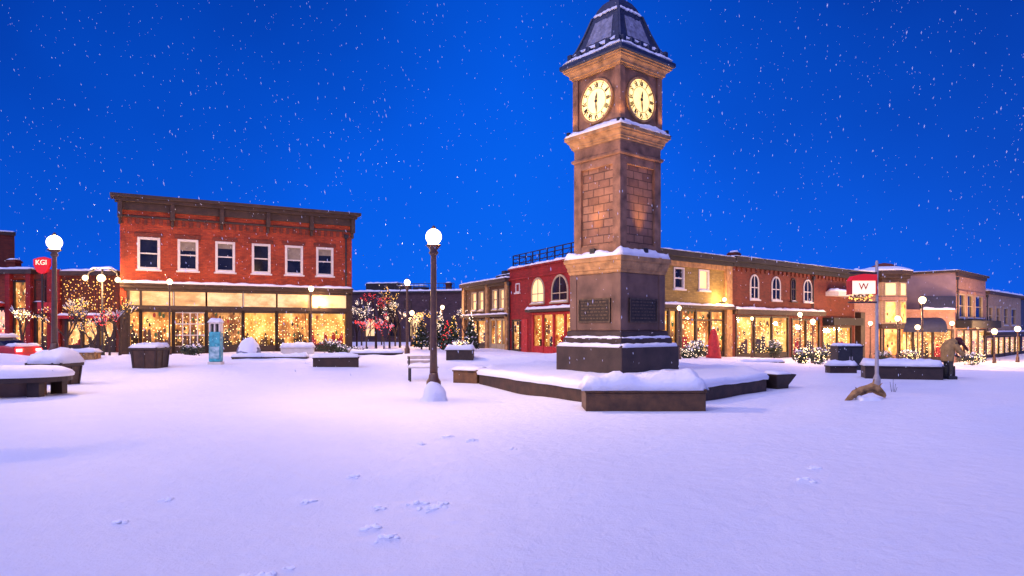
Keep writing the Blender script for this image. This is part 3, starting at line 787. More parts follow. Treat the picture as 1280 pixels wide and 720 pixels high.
# ------------------------------------------------------------------ buildings
class Facade:
    """a street front from corner a to corner b (left to right seen from the square)"""
    def __init__(s, name, label, a, b, H, D, cat='building', group=None, z0=None):
        s.a = Vector(a); s.b = Vector(b); s.d = (s.b - s.a).normalized(); s.W = (s.b - s.a).length; s.H = H; s.D = D
        s.z0 = gbase(*s.a) if z0 is None else z0
        s.root = thing(name, label, cat, (s.a.x, s.a.y, 0), math.atan2(s.d.y, s.d.x), group)
    def uz(s, px, py=HOR):
        k = (px - 640) / F
        u = (k * s.a.y - s.a.x) / (s.d.x - k * s.d.y)
        Y = s.a.y + u * s.d.y
        return u, ZZ(py, Y)
    def wall(s, mat, openings=(), name='wall', depth=.3, zb=-2.5, roof=None):
        W, H, D = s.W, s.H, s.D
        X = sorted({0.0, W} | {v for o in openings for v in o[:2]}); Z = sorted({zb, H} | {v for o in openings for v in o[2:4]})
        mb = MB()
        for x0, x1 in zip(X, X[1:]):
            for z0, z1 in zip(Z, Z[1:]):
                cx, cz = (x0 + x1) / 2, (z0 + z1) / 2
                if any(o[0] < cx < o[1] and o[2] < cz < o[3] for o in openings): continue
                mb.add([(x0, 0, z0), (x1, 0, z0), (x1, 0, z1), (x0, 0, z1)], [(0, 1, 2, 3)])
        for o in openings:
            x0, x1, z0, z1 = o[:4]; d = o[4] if len(o) > 4 else depth
            mb.add([(x0, 0, z0), (x1, 0, z0), (x1, 0, z1), (x0, 0, z1), (x0, d, z0), (x1, d, z0), (x1, d, z1), (x0, d, z1)],
                   [(0, 4, 5, 1), (1, 5, 6, 2), (2, 6, 7, 3), (3, 7, 4, 0)])
        mb.add([(0, 0, zb), (W, 0, zb), (W, D, zb), (0, D, zb), (0, 0, H), (W, 0, H), (W, D, H), (0, D, H)], [(1, 2, 6, 5), (2, 3, 7, 6), (3, 0, 4, 7), (4, 5, 6, 7)])
        return mb.build(name, mat, s.root)
    def part(s, name, mat, *boxes, parent=None, bevel=0.0):
        if name in ('pier', 'corner_pier', 'roof_unit', 'transom_bar', 'window_hood', 'fascia_batten'):
            return [MB().box(*b).build(name, mat, parent or s.root, bevel=bevel) for b in boxes][0]
        mb = MB()
        for b in boxes: mb.box(*b)
        return mb.build(name, mat, parent or s.root, bevel=bevel)
    def snow(s, x0, x1, y0, y1, z, h=.1, over=.03, name='ledge_snow'):
        return MB().snow(x0, x1, y0, y1, z, h, over, None, x0 * 2.2 + z, .2).build(name, SNOW, s.root, True)
    def window(s, x0, x1, z0, z1, frame='white', pane='darkglass', d=.16, f=.09, mid=True, vert=False, snow=True, out=.05):
        fr = MB()
        fr.box(x0, x0 + f, -out, d, z0, z1).box(x1 - f, x1, -out, d, z0, z1).box(x0 + f, x1 - f, -out, d, z1 - f, z1).box(x0 + f, x1 - f, -out, d, z0, z0 + f)
        if mid: fr.box(x0 + f, x1 - f, .02, d, (z0 + z1) / 2 - .04, (z0 + z1) / 2 + .04)
        if vert: fr.box((x0 + x1) / 2 - .03, (x0 + x1) / 2 + .03, .03, d, z0 + f, z1 - f)
        w = fr.build('window', M[frame], s.root, bevel=.01)
        MB().box(x0 + f * .8, x1 - f * .8, d - .06, d - .03, z0 + f * .8, z1 - f * .8).build('pane', M[pane], w)
        MB().box(x0 - .08, x1 + .08, -.14, .02, z0 - .1, z0 - .003).build('sill', M[frame], w, bevel=.01)
        if snow: MB().snow(x0 - .06, x1 + .06, -.13, .0, z0, .05, .0, None, x0, .2).build('sill_snow', SNOW, w, True)
        return w
    def arch_window(s, x0, x1, z0, z1, frame='white', pane='darkglass', f=.12, seg=12, pointed=False):
        r = (x1 - x0) / 2; cx = (x0 + x1) / 2; zs = z1 - r
        def outline(k):
            rr = r - k; pts = [(cx - rr, z0 + k)]
            pts += [(cx - rr * math.cos(math.pi * i / seg), zs + rr * math.sin(math.pi * i / seg)) for i in range(seg + 1)]
            return pts + [(cx + rr, z0 + k)]
        a, b = outline(0), outline(f); n = len(a); fr = MB()
        vs = [(x, -.07, z) for x, z in a] + [(x, -.07, z) for x, z in b] + [(x, .02, z) for x, z in a] + [(x, .02, z) for x, z in b]
        fs = []
        for i in range(n):
            j = (i + 1) % n
            fs += [(i, j, n + j, n + i), (i, 2 * n + i, 2 * n + j, j), (n + i, n + j, 3 * n + j, 3 * n + i)]
        fr.add(vs, fs); fr.box(cx - .03, cx + .03, -.05, .0, z0 + f, z1 - f).box(x0 + f, x1 - f, -.045, .0, (z0 + zs) / 2 + .2, (z0 + zs) / 2 + .26)
        w = fr.build('window', M[frame], s.root)
        MB().wallprism(b, -.02, -.005).build('pane', M[pane], w)
        MB().box(x0 - .1, x1 + .1, -.16, -.071, z0 - .1, z0).build('sill', M[frame], w)
        MB().snow(x0 - .08, x1 + .08, -.15, -.06, z0, .05, .0, None, x0, .2).build('sill_snow', SNOW, w, True)
        return w
    def shop(s, x0, x1, z0, z1, bays, mat, style='gold', frame='darkwood', kick=.45, transom=0.0, depth=.9, bulbs=120, grid=(), hue='warmbulb'):
        """glazed shop front: a recess with a lit display, mullions, kick plate, panes and strings of lamps"""
        out = []
        X = [x0 + (x1 - x0) * i / bays for i in range(bays + 1)] if isinstance(bays, int) else bays
        fr = MB(); f = .09
        for x in X: fr.box(x - f, x + f, -.05, .12, z0, z1)
        for a, b in zip(X, X[1:]):
            fr.box(a + f, b - f, -.03, .1, z1 - .14, z1)
            if transom: fr.box(a + f, b - f, -.02, .1, z1 - transom - .1, z1 - transom)
        fr.build('shopfront_frame', M[frame], s.root, bevel=.012)
        for k, (a, b) in enumerate(zip(X, X[1:])):
            MB().box(a + f, b - f, -.01, depth - .02, z0 - .3, z0 + kick).build('stall_riser', M[frame], s.root)
            w = MB().box(a + f - .01, b - f + .01, .05, .062, z0 + kick, z1 - .12).build('shop_window', GLASS, s.root)
            ds = MB().add([(a + f, depth, z0 + kick), (b - f, depth, z0 + kick), (b - f, depth, z1), (a + f, depth, z1)], [(0, 1, 2, 3)]).add(
                [(a + f + .02, .08, z0 + kick), (a + f + .02, depth, z0 + kick), (a + f + .02, depth, z1), (a + f + .02, .08, z1)], [(0, 1, 2, 3)]).add(
                [(b - f - .02, .08, z0 + kick), (b - f - .02, depth, z0 + kick), (b - f - .02, depth, z1), (b - f - .02, .08, z1)], [(0, 3, 2, 1)])
            ds.build('display', mat, w)
            if bulbs:
                bl = MB(); nx = max(3, int((b - a) / .19))
                for i in range(nx):
                    xx = a + f + .08 + (b - a - 2 * f - .16) * i / max(1, nx - 1)
                    zz = z1 - .25; yy = random.uniform(.12, .35)
                    while zz > z0 + kick + .1:
                        zz -= random.uniform(.16, .5)
                        bl.bead((xx + random.uniform(-.05, .05), yy, zz), random.uniform(.014, .034))
                bl.build('light_curtain', M[hue], w)
            if k in grid:
                g = MB(); na, nb_ = 4, 3
                for i in range(1, na): g.box(a + f + (b - a - 2 * f) * i / na - .03, a + f + (b - a - 2 * f) * i / na + .03, .02, .049, z0 + kick, z1 - .14)
                for i in range(0, nb_ + 1):
                    zz = z0 + kick + (z1 - .16 - z0 - kick) * i / nb_; g.box(a + f, b - f, .015, .048, zz - .03, zz + .03)
                g.build('glazing_bars', M['white'], w)
            sh_ = MB(); zb_ = z0 + kick; xx = a + f + .04; pts = [(xx, zb_ - .02)]
            while xx < b - f - .15:
                hh = random.choice((.06, .12, .35, .5, .7, .9, 1.15)) * (z1 - z0) / 2.9; ww = random.uniform(.09, .26)
                nx_ = min(b - f - .05, xx + ww)
                pts += [(xx + .005, zb_ + hh * .75), (xx + ww * .3, zb_ + hh), (max(xx + ww * .32, nx_ - ww * .25), zb_ + hh * random.uniform(.85, 1)), (nx_ - .003, zb_ + hh * .6)]; xx = nx_
            pts.append((xx, zb_ - .02))
            sh_.wallprism(pts, .42, .62).build('display_shelf', M[random.choice(('darkwood', 'leafbrown', 'cornice', 'redcloth'))], w)
            out.append(w)
        return out
    def goods(s, x0, x1, z0, n, mat='leafbrown', seed=0):
        pass

DG = lit_display('gold_display', (.05, .018, .005), (.55, .22, .045), (1, .62, .20), 1.0, 3.0, 1.3, .56)
DG2 = lit_display('deep_gold_display', (.03, .011, .004), (.30, .11, .025), (.85, .45, .14), .9, 3.4, 4.3, .50)
DY = lit_display('yellow_display', (.08, .035, .008), (.75, .38, .08), (1, .72, .26), 1.12, 2.6, 7.9, .60)
DW = lit_display('pale_display', (.09, .04, .016), (.70, .36, .12), (1, .74, .40), 1.1, 2.8, 2.9, .57)
DR_ = lit_display('red_display', (.05, .006, .006), (.55, .06, .04), (1, .55, .42), .9, 3.2, 5.9, .45)
SIGN = lit_display('lit_cream_fascia', (.30, .17, .07), (.46, .29, .12), (.72, .50, .25), .8, 1.2, .4, .5, 2.0, False)

# --- red brick block
A = Facade('brick_block', 'two storey red brick block with brown cornice and six white framed windows over lit shopfronts', (-23.55, 41.0), (-11.25, 47.95), 9.55, 11)
ops = []
wins = []
for px, w in ((186, 1.24), (235, 1.18), (281.5, 1.18), (326.5, 1.18), (367.5, 1.18), (406, 1.18)):
    u, _ = A.uz(px); wins.append((u - w / 2, u + w / 2, 5.18, 7.15)); ops.append(wins[-1] + (.3,))
shop_x0, shop_x1 = .35, A.W - .25
ops.append((shop_x0, shop_x1, -.2, 4.02, .95))
A.wall(M['redbrick'], ops)
BLIND = pbr('drawn_linen_blind', (.22, .19, .15), .9, .2, 5, .2)
for q_, w in enumerate(wins):
    o_ = A.window(*w, f=.15, out=.04); hh_ = (.0, .55, .3, .0, .8, .42)[q_]
    if hh_: MB().box(w[0] + .15, w[1] - .15, .085, .098, w[3] - .15 - hh_, w[3] - .15).build('blind', BLIND, o_)
for w in wins:   # brick lintels
    A.part('lintel', M['redbrick2'], (w[0] - .15, w[1] + .15, -.06, -.002, w[3] + .004, w[3] + .26))
A.part('cornice', M['cornice'], (-.12, A.W + .12, -.18, 0, 8.72, 9.2), (-.28, A.W + .28, -.42, .4, 9.2, 9.42), (-.5, A.W + .5, -.62, .6, 9.42, 9.62), (-.06, A.W + .06, -.08, -.002, 8.3, 8.42), bevel=.02)
br_ = [(k * A.W / 5 - .13 + .0, k * A.W / 5 + .13, -.40, -.001, 8.22, 9.198) for k in range(6)]
for b in br_: A.part('bracket', M['cornice'], b, (b[0] + .05, b[1] - .05, -.24, -.002, 7.85, 8.218), bevel=.03)
A.part('corbel_table', M['redbrick2'], *[(x * .42, x * .42 + .2, -.07, -.003, 7.92, 8.28) for x in range(int(A.W / .42))])
A.snow(-.5, A.W + .5, -.5, .6, 9.615, .04)
A.part('shop_cornice', M['cornice'], (0, A.W, -.30, -.002, 4.03, 4.22), (0, A.W, -.42, -.002, 4.22, 4.34), bevel=.02)
A.snow(0, A.W, -.42, 0, 4.34, .13)
ux = [A.uz(p)[0] for p in (163, 176, 217, 258, 304, 346, 388, 428)]
ux[0] = .45; ux[-1] = A.W - .35
A.part('fascia', M['darkwood'], (.2, A.W - .1, -.10, .05, 2.72, 2.98), (.2, A.W - .1, -.12, .05, 3.86, 4.02), bevel=.015)
tr = MB()
for a, b in zip(ux, ux[1:]): tr.box(a + .06, b - .06, -.02, .03, 2.985, 3.855)
tr.build('lit_fascia', SIGN, A.root)
A.part('transom_bar', M['darkwood'], *[(x - .07, x + .07, -.09, .04, 2.982, 3.858) for x in (ux[0], ux[1], ux[6], ux[7])])
A.part('fascia_batten', M['white'], *[(x - .02, x + .02, -.07, .0, 2.985, 3.855) for x in (ux[2], ux[4])])
for i, (a, b) in enumerate(zip(ux, ux[1:])):
    m_ = (DG, DG, DG2, DG2, DY, DG, DY)[i]
    A.shop(a, b, 0.0, 2.72, [a, b], m_, kick=.45, grid=(0,) if i == 2 else (), bulbs=1)
A.part('corner_pier', M['darkwood'], (.0, .36, -.12, .0, -.5, 3.0), (A.W - .3, A.W, -.12, .0, -.5, 4.0))
wl_ = A.part('wall_lantern', M['iron'], (ux[6] + .5, ux[6] + .6, -.5, -.1, 3.02, 3.08))
MB().ball((ux[6] + .55, -.45, 3.25), .15, 14, 10).build('globe', M['globefar'], wl_, True); bulb(wl_, (ux[6] + .55, -.45, 3.25), .15, 260)

# --- buildings beyond the red brick block's lamp side
L3 = Facade('red_shop', 'low red brick shop with tall pillars at the edge of the square', (P(-70, 44.3), 44.3), (P(42, 44.3), 44.3), 5.35, 6)
L3.wall(M['redbrick'], [(.3, 2.2, 0, 3.3, .6), (2.6, 4.2, 0, 3.3, .6), (4.5, 5.55, 0, 4.8, .6)])
L3.part('pillar', M['redpaint'], (4.2, 4.5, -.35, 0, -1, 5.1)); L3.part('pillar', M['redpaint'], (2.2, 2.55, -.3, 0, -1, 5.1)); L3.part('pillar', M['redpaint'], (5.5, 5.8, -.3, 0, -1, 5.1))
L3.part('cornice', M['cornice'], (-.2, L3.W + .1, -.4, .2, 5.1, 5.4)); L3.snow(-.2, L3.W + .1, -.4, .2, 5.4, .12)
L3.part('awning', M['redcloth'], (.2, 4.2, -.8, 0, 3.0, 3.2)); L3.snow(.2, 4.2, -.8, 0, 3.2, .1)
L3.shop(2.6, 4.2, 0, 2.9, 1, DR_, kick=.5, bulbs=1); L3.shop(4.5, 5.55, 0, 4.7, 1, DG2, kick=.5, bulbs=1, transom=1.8); L3.shop(.3, 2.2, 0, 2.9, 1, DR_, kick=.5, bulbs=1)
L4 = Facade('tall_brick_building', 'taller plain dark red brick building rising behind the low red shop', (P(18, 51) - 6.5, 46.3), (P(18, 51), 51), 8.5, 6)
L4.wall(M['redbrick2']); L4.part('parapet', M['cornice'], (-.1, L4.W + .08, -.12, .3, 8.5, 8.75)); L4.snow(-.1, L4.W + .08, -.12, .3, 8.75, .08)
L2 = Facade('dark_shop', 'narrow dark shop with red lit sign on its roof between red shops', (P(42, 44.3), 44.35), (P(77, 44.3), 44.35), 5.1, 6)
L2.wall(M['redbrick2'], [(.1, .95, 0, 2.6, .6)])
L2.window(.05, .75, 3.3, 4.75, 'darkwood', vert=True, f=.06)
L2.part('signboard', M['redcloth'], (.55, 1.75, -.5, -.3, 2.55, 3.25)); L2.shop(.1, .95, 0, 2.5, 1, DG2, kick=.4, bulbs=1)
L2.part('pier', M['redpaint'], (1.0, 1.8, -.25, 0, -1, 5.4))
# roof sign, red with white lettering
sg = thing('neon_sign', 'red glowing sign with white letters on a post beside the planter lamp', 'sign', (P(53, 42.5), 42.5, gz(P(53, 42.5), 42.5)))
zs = ZZ(331, 42.5)
pr = MB()
pr.wallprism([(-.62, zs - .1), (-.35, zs - .62), (0, zs - .78), (.35, zs - .62), (.62, zs - .1), (.62, zs + .42), (.2, zs + .55), (-.2, zs + .5), (-.62, zs + .36)], -.1, .1)
pn_ = pr.build('panel', M['redneon'], sg); pn_.scale = (.8, 1, .8); pn_.location.z = zs * .2
def text_mesh(txt, size, mat, parent, loc, rot=(math.pi / 2, 0, 0), ext=.012, name='lettering'):
    c = bpy.data.curves.new(name, 'FONT'); c.body = txt; c.size = size; c.extrude = ext; c.align_x = 'CENTER'; c.align_y = 'CENTER'
    o = bpy.data.objects.new('tmp', c); COL.objects.link(o)
    me = bpy.data.meshes.new_from_object(o.evaluated_get(bpy.context.evaluated_depsgraph_get()))
    bpy.data.objects.remove(o)
    me.materials.clear(); me.materials.append(mat)
    r = bpy.data.objects.new(name, me); COL.objects.link(r); r.parent = parent; r.location = loc; r.rotation_euler = rot
    return r
text_mesh('KGI', .44, M['pinkneon'], sg, (0, -.12, zs + .08), ext=.015)
MB().tube((.0, 0, -.5), (.0, 0, zs - .6), .06, .06, 8).build('post', M['iron'], sg)

L1 = Facade('light_hung_shop', 'low brown brick shop whose whole front hangs with gold lights', (P(77, 44.3), 44.3), (P(149, 44.3), 44.3), 5.15, 5)
L1.wall(M['redbrick2'], [(.3, L1.W - .3, 0, 2.2, .6)])
L1.part('cornice', M['cornice'], (0, L1.W, -.25, .1, 5.0, 5.3)); L1.snow(0, L1.W, -.25, .1, 5.3, .12)
nb = MB()
for i in range(16):
    for j in range(11):
        nb.bead((.25 + i * (L1.W - .4) / 15.5 + (j % 2) * .11 + random.uniform(-.12, .12), -.16 - random.uniform(0, .25), 2.55 + j * .21 + random.uniform(-.1, .1)), random.uniform(.018, .05))
nb.build('light_net', M['goldbulb'], L1.root)
rp = MB()
for i in range(17): rp.box(.2 + i * (L1.W - .4) / 16 - .012, .2 + i * (L1.W - .4) / 16 + .012, -.15, -.13, 2.4, 4.9)
rp.build('net_ropes', M['darkwood'], L1.root)
L1.part('awning', M['redcloth'], (.1, L1.W - .1, -.7, -.0, 2.2, 2.42)); L1.snow(.1, L1.W - .1, -.7, 0, 2.42, .12)
L1.shop(.3, L1.W - .3, 0, 2.15, 3, DW, kick=.5, bulbs=1)

# three-globe lamp before the light-hung shop
X = P(128, 40); z0 = gz(X, 40); H = ZZ(350, 40) - z0
t = thing('three_globe_lamp', 'dark lamp post carrying three warm globes before the light hung shop', 'street lamp', (X, 40, z0))
MB().lathe([(.14, -.1), (.12, .4), (.07, .6), (.05, H - .2)], 10).build('pole', M['iron'], t, True)
MB().path([(-.95, 0, H - .1), (-.8, 0, H + .45), (-.3, 0, H + .7), (.3, 0, H + .7), (.85, 0, H + .45), (1.0, 0, H - .1)], .05, 6).tube((0, 0, H - .3), (0, 0, H + .7), .05, .05, 8).build('arm', M['iron'], t)
for xx, zz, r in ((0, .1, .27), (-.93, .12, .19), (.97, .0, .18)):
    MB().ball((xx, -.12, H + zz), r * .85, 14, 10).build('globe', M['globefar'], t, True); bulb(t, (xx, -.12, H + zz), r * .85, 7000 * r * r)
MB().snow(-.7, .7, -.07, .07, H + .68, .1, .0, None, 4, .15).build('snow_cap', SNOW, t, True)

# bare and evergreen trees with lights
def bare_tree(px, Y, h, label, bulbs, nb=110, seed=1, spread=.55, crown=None):
    rnd = random.Random(seed); X = P(px, Y)
    t = thing('tree', label, 'tree', (X, Y, gz(X, Y)), 0, 'trees wound with lights')
    tr = MB(); tips = []
    def grow(p, d, ln, r, dep):
        q = p + d * ln; tr.tube(p, q, r, r * .7, 6, False); tips.append((p, q))
        if dep == 0: return
        for k in range(3 if dep > 1 else 4):
            nd = (d + Vector((rnd.uniform(-1, 1), rnd.uniform(-1, 1), rnd.uniform(-.2, .7))) * spread * 1.3).normalized()
            grow(q, nd, ln * rnd.uniform(.6, .8), r * .62, dep - 1)
    grow(Vector((0, 0, -.1)), Vector((0, 0, 1)), h * .36, .02 * h + .02, 4)
    tr.build('trunk', M['bark'], t)
    b = MB()
    for _ in range(nb):
        p, q = tips[rnd.randrange(1, len(tips))]; v = p.lerp(q, rnd.random())
        b.bead((v.x, v.y, v.z), rnd.uniform(.022, .042))
    b.build('fairy_lights', M[bulbs], t)
    sn = MB(); 
    for p, q in tips[20:]:
        if rnd.random() < .35: sn.tube(p + Vector((0, 0, .02)), q + Vector((0, 0, .02)), .018, .01, 5)
    sn.build('branch_snow', SNOW, t)
    if crown: leafy(MB(), 260, (0, 0, h * .68), h * .3, h * .3, h * .25, .08, False, rnd).build('crown', M[crown], t)
    return t
def fir(px, Y, h, r, label, bulbs, nb=110, seed=1, snow=True):
    rnd = random.Random(seed); X = P(px, Y)
    t = thing('fir_tree', label, 'tree', (X, Y, gz(X, Y)), 0, 'fir trees lit along the street')
    MB().tube((0, 0, -.1), (0, 0, h * .9), .07, .02, 7).build('trunk', M['bark'], t)
    leafy(MB(), 900, (0, 0, h * .55), r, r, h * .47, .10, True, rnd).build('crown', M['leaf'], t)
    if snow: leafy(MB(), 90, (0, 0, h * .57), r * 1.02, r * 1.02, h * .46, .08, True, rnd).build('snow_clumps', SNOW, t)
    b = MB()
    for _ in range(nb):
        z = rnd.random(); a = rnd.uniform(0, 6.283); rr = r * (1 - z) * (.95 + .25 * math.sin((2 * z - 1) * 22))
        b.bead((math.cos(a) * rr, math.sin(a) * rr, h * (.1 + .9 * z)), rnd.uniform(.025, .042))
    b.build('fairy_lights', M[bulbs], t)
    return t
bare_tree(137, 37, 2.6, 'small bare tree with red lights before the light hung shop', 'redbulb', 90, 3)
bare_tree(118, 38.5, 2.2, 'low bare tree with gold lights by the three globe lamp', 'goldbulb', 70, 5)
bare_tree(446, 50, 3.6, 'bare tree with white lights against the end of the brick block', 'whitebulb', 150, 7)
bare_tree(470, 54, 4.6, 'bare tree glowing red in the middle of the far row', 'redbulb', 180, 9)
bare_tree(487, 55, 4.0, 'bare tree with mixed pale lights just behind the dark lamp post', 'whitebulb', 160, 11)
bare_tree(500, 56, 4.9, 'broad bare tree with gold lights behind the dark lamp post', 'goldbulb', 170, 13)
bare_tree(458, 47, 2.6, 'short bare tree with red lights low over the snow', 'redbulb', 140, 15)
bare_tree(480, 47, 2.2, 'shortest bare tree with dense red lights over the snow', 'redbulb', 120, 16)
fir(527, 52, 2.7, .9, 'dark fir with gold lights between the dark and tall lamp posts', 'goldbulb', 60, 21)
fir(551, 54, 3.0, .95, 'middle sized fir with pale lights behind the tallest lamp', 'whitebulb', 70, 22)
fir(567, 50, 2.6, .8, 'fir with gold lights at the old brown shop', 'goldbulb', 60, 23)
fir(589, 47, 2.7, .6, 'narrow dark fir before the old brown shop windows', 'whitebulb', 35, 24)
fir(559, 46, 2.1, .7, 'little fir with red lights right of the tallest lamp post', 'redbulb', 60, 25)
bare_tree(537, 49, 3.0, 'bare tree with gold lights left of the tallest lamp post', 'goldbulb', 140, 26)

for px_, Y_, h_, lb, bb, sd_ in ((452, 62, 3.4, 'far bare tree with pale lights nearest the brick block end', 'whitebulb', 41), (477, 64, 3.0, 'far low bare tree with red lights before the dark roof house', 'redbulb', 42),
                               (494, 60, 3.2, 'far bare tree with pale lights beside the dark lamp post', 'whitebulb', 43), (517, 61, 3.0, 'far bare tree with warm lights behind the narrow white bench', 'warmbulb', 44), (581, 56, 3.4, 'bare tree with pale lights at the old brown shop corner', 'whitebulb', 45)):
    bare_tree(px_, Y_, h_, lb, bb, 110, sd_)
# --- long low far building
C1 = Facade('long_low_building', 'long low purple grey building with snowy roof edge behind the lit trees', (P(420, 82), 80), (P(604, 78), 76), 5.6, 14)
C1.wall(M['purple'], [(x, x + 1.3, .6, 2.6, .3) for x in (1.5, 4.2, 7, 9.7, 12.4)])
for i, x in enumerate((1.5, 4.2, 7, 9.7, 12.4)): C1.window(x, x + 1.3, .6, 2.6, 'darkwood', 'warmpane' if i in (1, 3, 4) else 'darkglass', vert=True, snow=False)
for x in (1.2, 3.4, 6.2, 9.0, 12.0): C1.window(x, x + .9, 3.4, 4.7, 'cornice', 'darkglass', snow=True)
C1.part('parapet', M['roofdark'], (-.1, C1.W, -.2, .4, 5.6, 5.8)); C1.snow(-.1, C1.W, -.2, .4, 5.8, .18)
C1.part('roof_house', M['roofdark'], (3.4, 7.4, 2, 6, 5.6, 6.9)); C1.snow(3.4, 7.4, 2, 6, 6.9, .12)
C1.part('roof_unit', M['purple'], (7.8, 9.2, 1, 2, 5.6, 6.5), (9.6, 11.2, 1.2, 2.2, 5.6, 6.35)); C1.snow(7.8, 11.2, 1, 2.2, 6.5, .1)
rl = MB()
for k in range(13): rl.tube((7.6 + k * .6, .6, 5.7), (7.6 + k * .6, .6, 6.7), .035, .035, 5)
rl.tube((7.6, .6, 6.7), (14.8, .6, 6.7), .035, .035, 5).tube((7.6, .6, 6.2), (14.8, .6, 6.2), .03, .03, 5)
rl.build('roof_railing', M['iron'], C1.root)

# --- old brown shop and red painted shop
rowA0, rowA1 = Vector((-4.2, 58.0)), Vector((4.9, 38.5))
def rowA(px):
    k = (px - 640) / F; d = rowA1 - rowA0
    s = (k * rowA0.y - rowA0.x) / (d.x - k * d.y); return rowA0 + d * s
Bn = Facade('old_brown_shop', 'old brown two storey shop with gold lit tall windows beside the red painted shop', rowA(580), rowA(637), 5.1, 9)
Wn = Bn.W
def span(Fc, a, b): return Fc.uz(a)[0], Fc.uz(b)[0]
wn = []
for a, b in ((590, 596), (599, 605), (616, 622), (625, 631)):
    x0, x1 = span(Bn, a, b); wn.append((x0, x1, 3.0, 4.5))
sa = span(Bn, 586, 608); sb = span(Bn, 613, 635)
Bn.wall(M['brownbrick'], [w + (.3,) for w in wn] + [(sa[0], sa[1], -.2, 2.3, .8), (sb[0], sb[1], -.2, 2.3, .8)])
for w in wn: Bn.window(*w, 'cream', 'warmpane', mid=True, f=.1)
Bn.part('pier', M['goldstone'], (span(Bn, 609, 612)[0], span(Bn, 609, 612)[1], -.2, 0, -1, 5.1), (Wn - .5, Wn - .05, -.2, 0, -1, 5.0), (0, .5, -.2, 0, -1, 5.0), bevel=.02)
Bn.part('cornice', M['cornice'], (-.1, Wn, -.4, .2, 4.95, 5.25), (-.05, Wn, -.2, .0, 4.75, 4.948)); Bn.snow(-.1, Wn, -.4, .2, 5.25, .1)
Bn.part('shop_cornice', M['cornice'], (0, Wn, -.35, -.202, 2.42, 2.62)); Bn.snow(0, Wn, -.35, 0, 2.62, .1)
Bn.shop(*sa, 0, 2.3, 2, DG, kick=.4, bulbs=1); Bn.shop(*sb, 0, 2.3, 3, DG, kick=.4, bulbs=1, frame='cream')
Bn.part('roof_clutter', M['roofdark'], (1.0, 3.4, 2.5, 4.5, 5.1, 6.0), (1.5, 2.2, 2.8, 3.5, 6.0, 6.4)); Bn.snow(1.0, 3.4, 2.5, 4.5, 6.0, .08)

Rd = Facade('red_painted_shop', 'bright red painted shop with white arched windows and a railing on its roof', rowA(637), rowA(742), 5.72, 2.8)
ar = [span(Rd, 665, 681), span(Rd, 690, 711), span(Rd, 722, 738)]
sh = span(Rd, 666, 738)
dx = span(Rd, 641, 650)
Rd.wall(M['redpaint'], [(sh[0], sh[1], -.2, 2.6, .8), (dx[0], dx[1], -.2, 2.2, .8)])
for i, (a, b) in enumerate(ar): Rd.arch_window(a, b, 3.25, 4.95, 'cream', 'warmpane' if i == 0 else 'darkglass')
a, b = span(Rd, 645, 650); Rd.window(a, b, 4.1, 4.75, 'white', 'warmpane', mid=False, f=.08, snow=False)
Rd.part('parapet', M['redpaint'], (-.05, Rd.W + .05, -.12, .3, 5.725, 5.85), (-.05, Rd.W + .05, -.08, -.003, 5.0, 5.12)); Rd.snow(-.05, Rd.W + .05, -.12, .3, 5.85, .12)
Rd.part('shop_cornice', M['cornice'], (sh[0] - .4, Rd.W, -.4, -.002, 2.65, 2.85)); Rd.snow(sh[0] - .4, Rd.W, -.4, 0, 2.85, .16)
Rd.shop(sh[0], sh[1], 0, 2.6, 5, DG, kick=.4, bulbs=1, frame='redcloth'); Rd.shop(dx[0], dx[1], 0, 2.2, 1, DW, kick=.1, bulbs=1)
dr = span(Rd, 653, 660); MB().box(dr[0], dr[1], -.06, .0, -.2, 2.2).build('door', M['redcloth'], Rd.root)
rl = MB(); x0, x1 = -1.6, Rd.W; zt = 7.0
nP = 12
for k in range(nP + 1):
    xx = x0 + (x1 - x0) * k / nP; rl.box(xx - .035, xx + .035, 1.0, 1.07, 5.7, zt)
for z in (zt, 6.72, 6.4, 6.1): rl.box(x0, x1, 1.01, 1.06, z - .03, z + .03)
for k in range(nP):
    xa = x0 + (x1 - x0) * k / nP; xb = x0 + (x1 - x0) * (k + 1) / nP; rl.tube((xa, 1.035, 6.1), (xb, 1.035, 6.72), .016, .016, 4)
for yy in (1.0, 2.5): rl.box(x0 - .035, x0 + .035, yy, yy + .07, 5.1, zt)
for z in (zt, 6.5, 6.1): rl.box(x0 - .03, x0 + .03, 1.07, 2.5, z - .025, z + .025)
rl.build('roof_railing', M['iron'], Rd.root)
for k in range(5): MB().snow(1 + k * 1.6, 1.9 + k * 1.6, 1.2, 1.8, 5.73, .35, 0, None, k).build('roof_snow', SNOW, Rd.root, True)

# --- tan and brown brick shops beyond the tower
rb0, rd_ = Vector((6.5, 38.0)), Vector((1, .85)).normalized()
def rowB(px):
    k = (px - 640) / F; s = (k * rb0.y - rb0.x) / (rd_.x - k * rd_.y); return rb0 + rd_ * s
Tn = Facade('tan_brick_shop', 'tan brick two storey shop with dark snowy cornice right behind the clock tower', rowB(812), rowB(913), 6.0, 3)
w1 = span(Tn, 842, 855); w2 = span(Tn, 873, 886); sh = span(Tn, 851, 905); sl = span(Tn, 815, 846)
wz = (3.95, 5.25)
Tn.wall(M['tanbrick'], [(*w1, *wz, .3), (*w2, *wz, .3), (*sh, -.6, 2.75, .9), (*sl, -.6, 2.75, .9)])
Tn.window(*w1, *wz, f=.1); Tn.window(*w2, *wz, pane='warmpane', f=.12, mid=False);
Tn.part('cornice', M['roofdark'], (-.1, Tn.W, -.45, .3, 5.85, 6.2), (-.05, Tn.W, -.25, 0, 5.6, 5.848), bevel=.02); Tn.snow(-.1, Tn.W, -.45, .3, 6.2, .07)
Tn.part('frieze', M['goldstone'], (-.05, Tn.W, -.14, -.002, 5.3, 5.598))
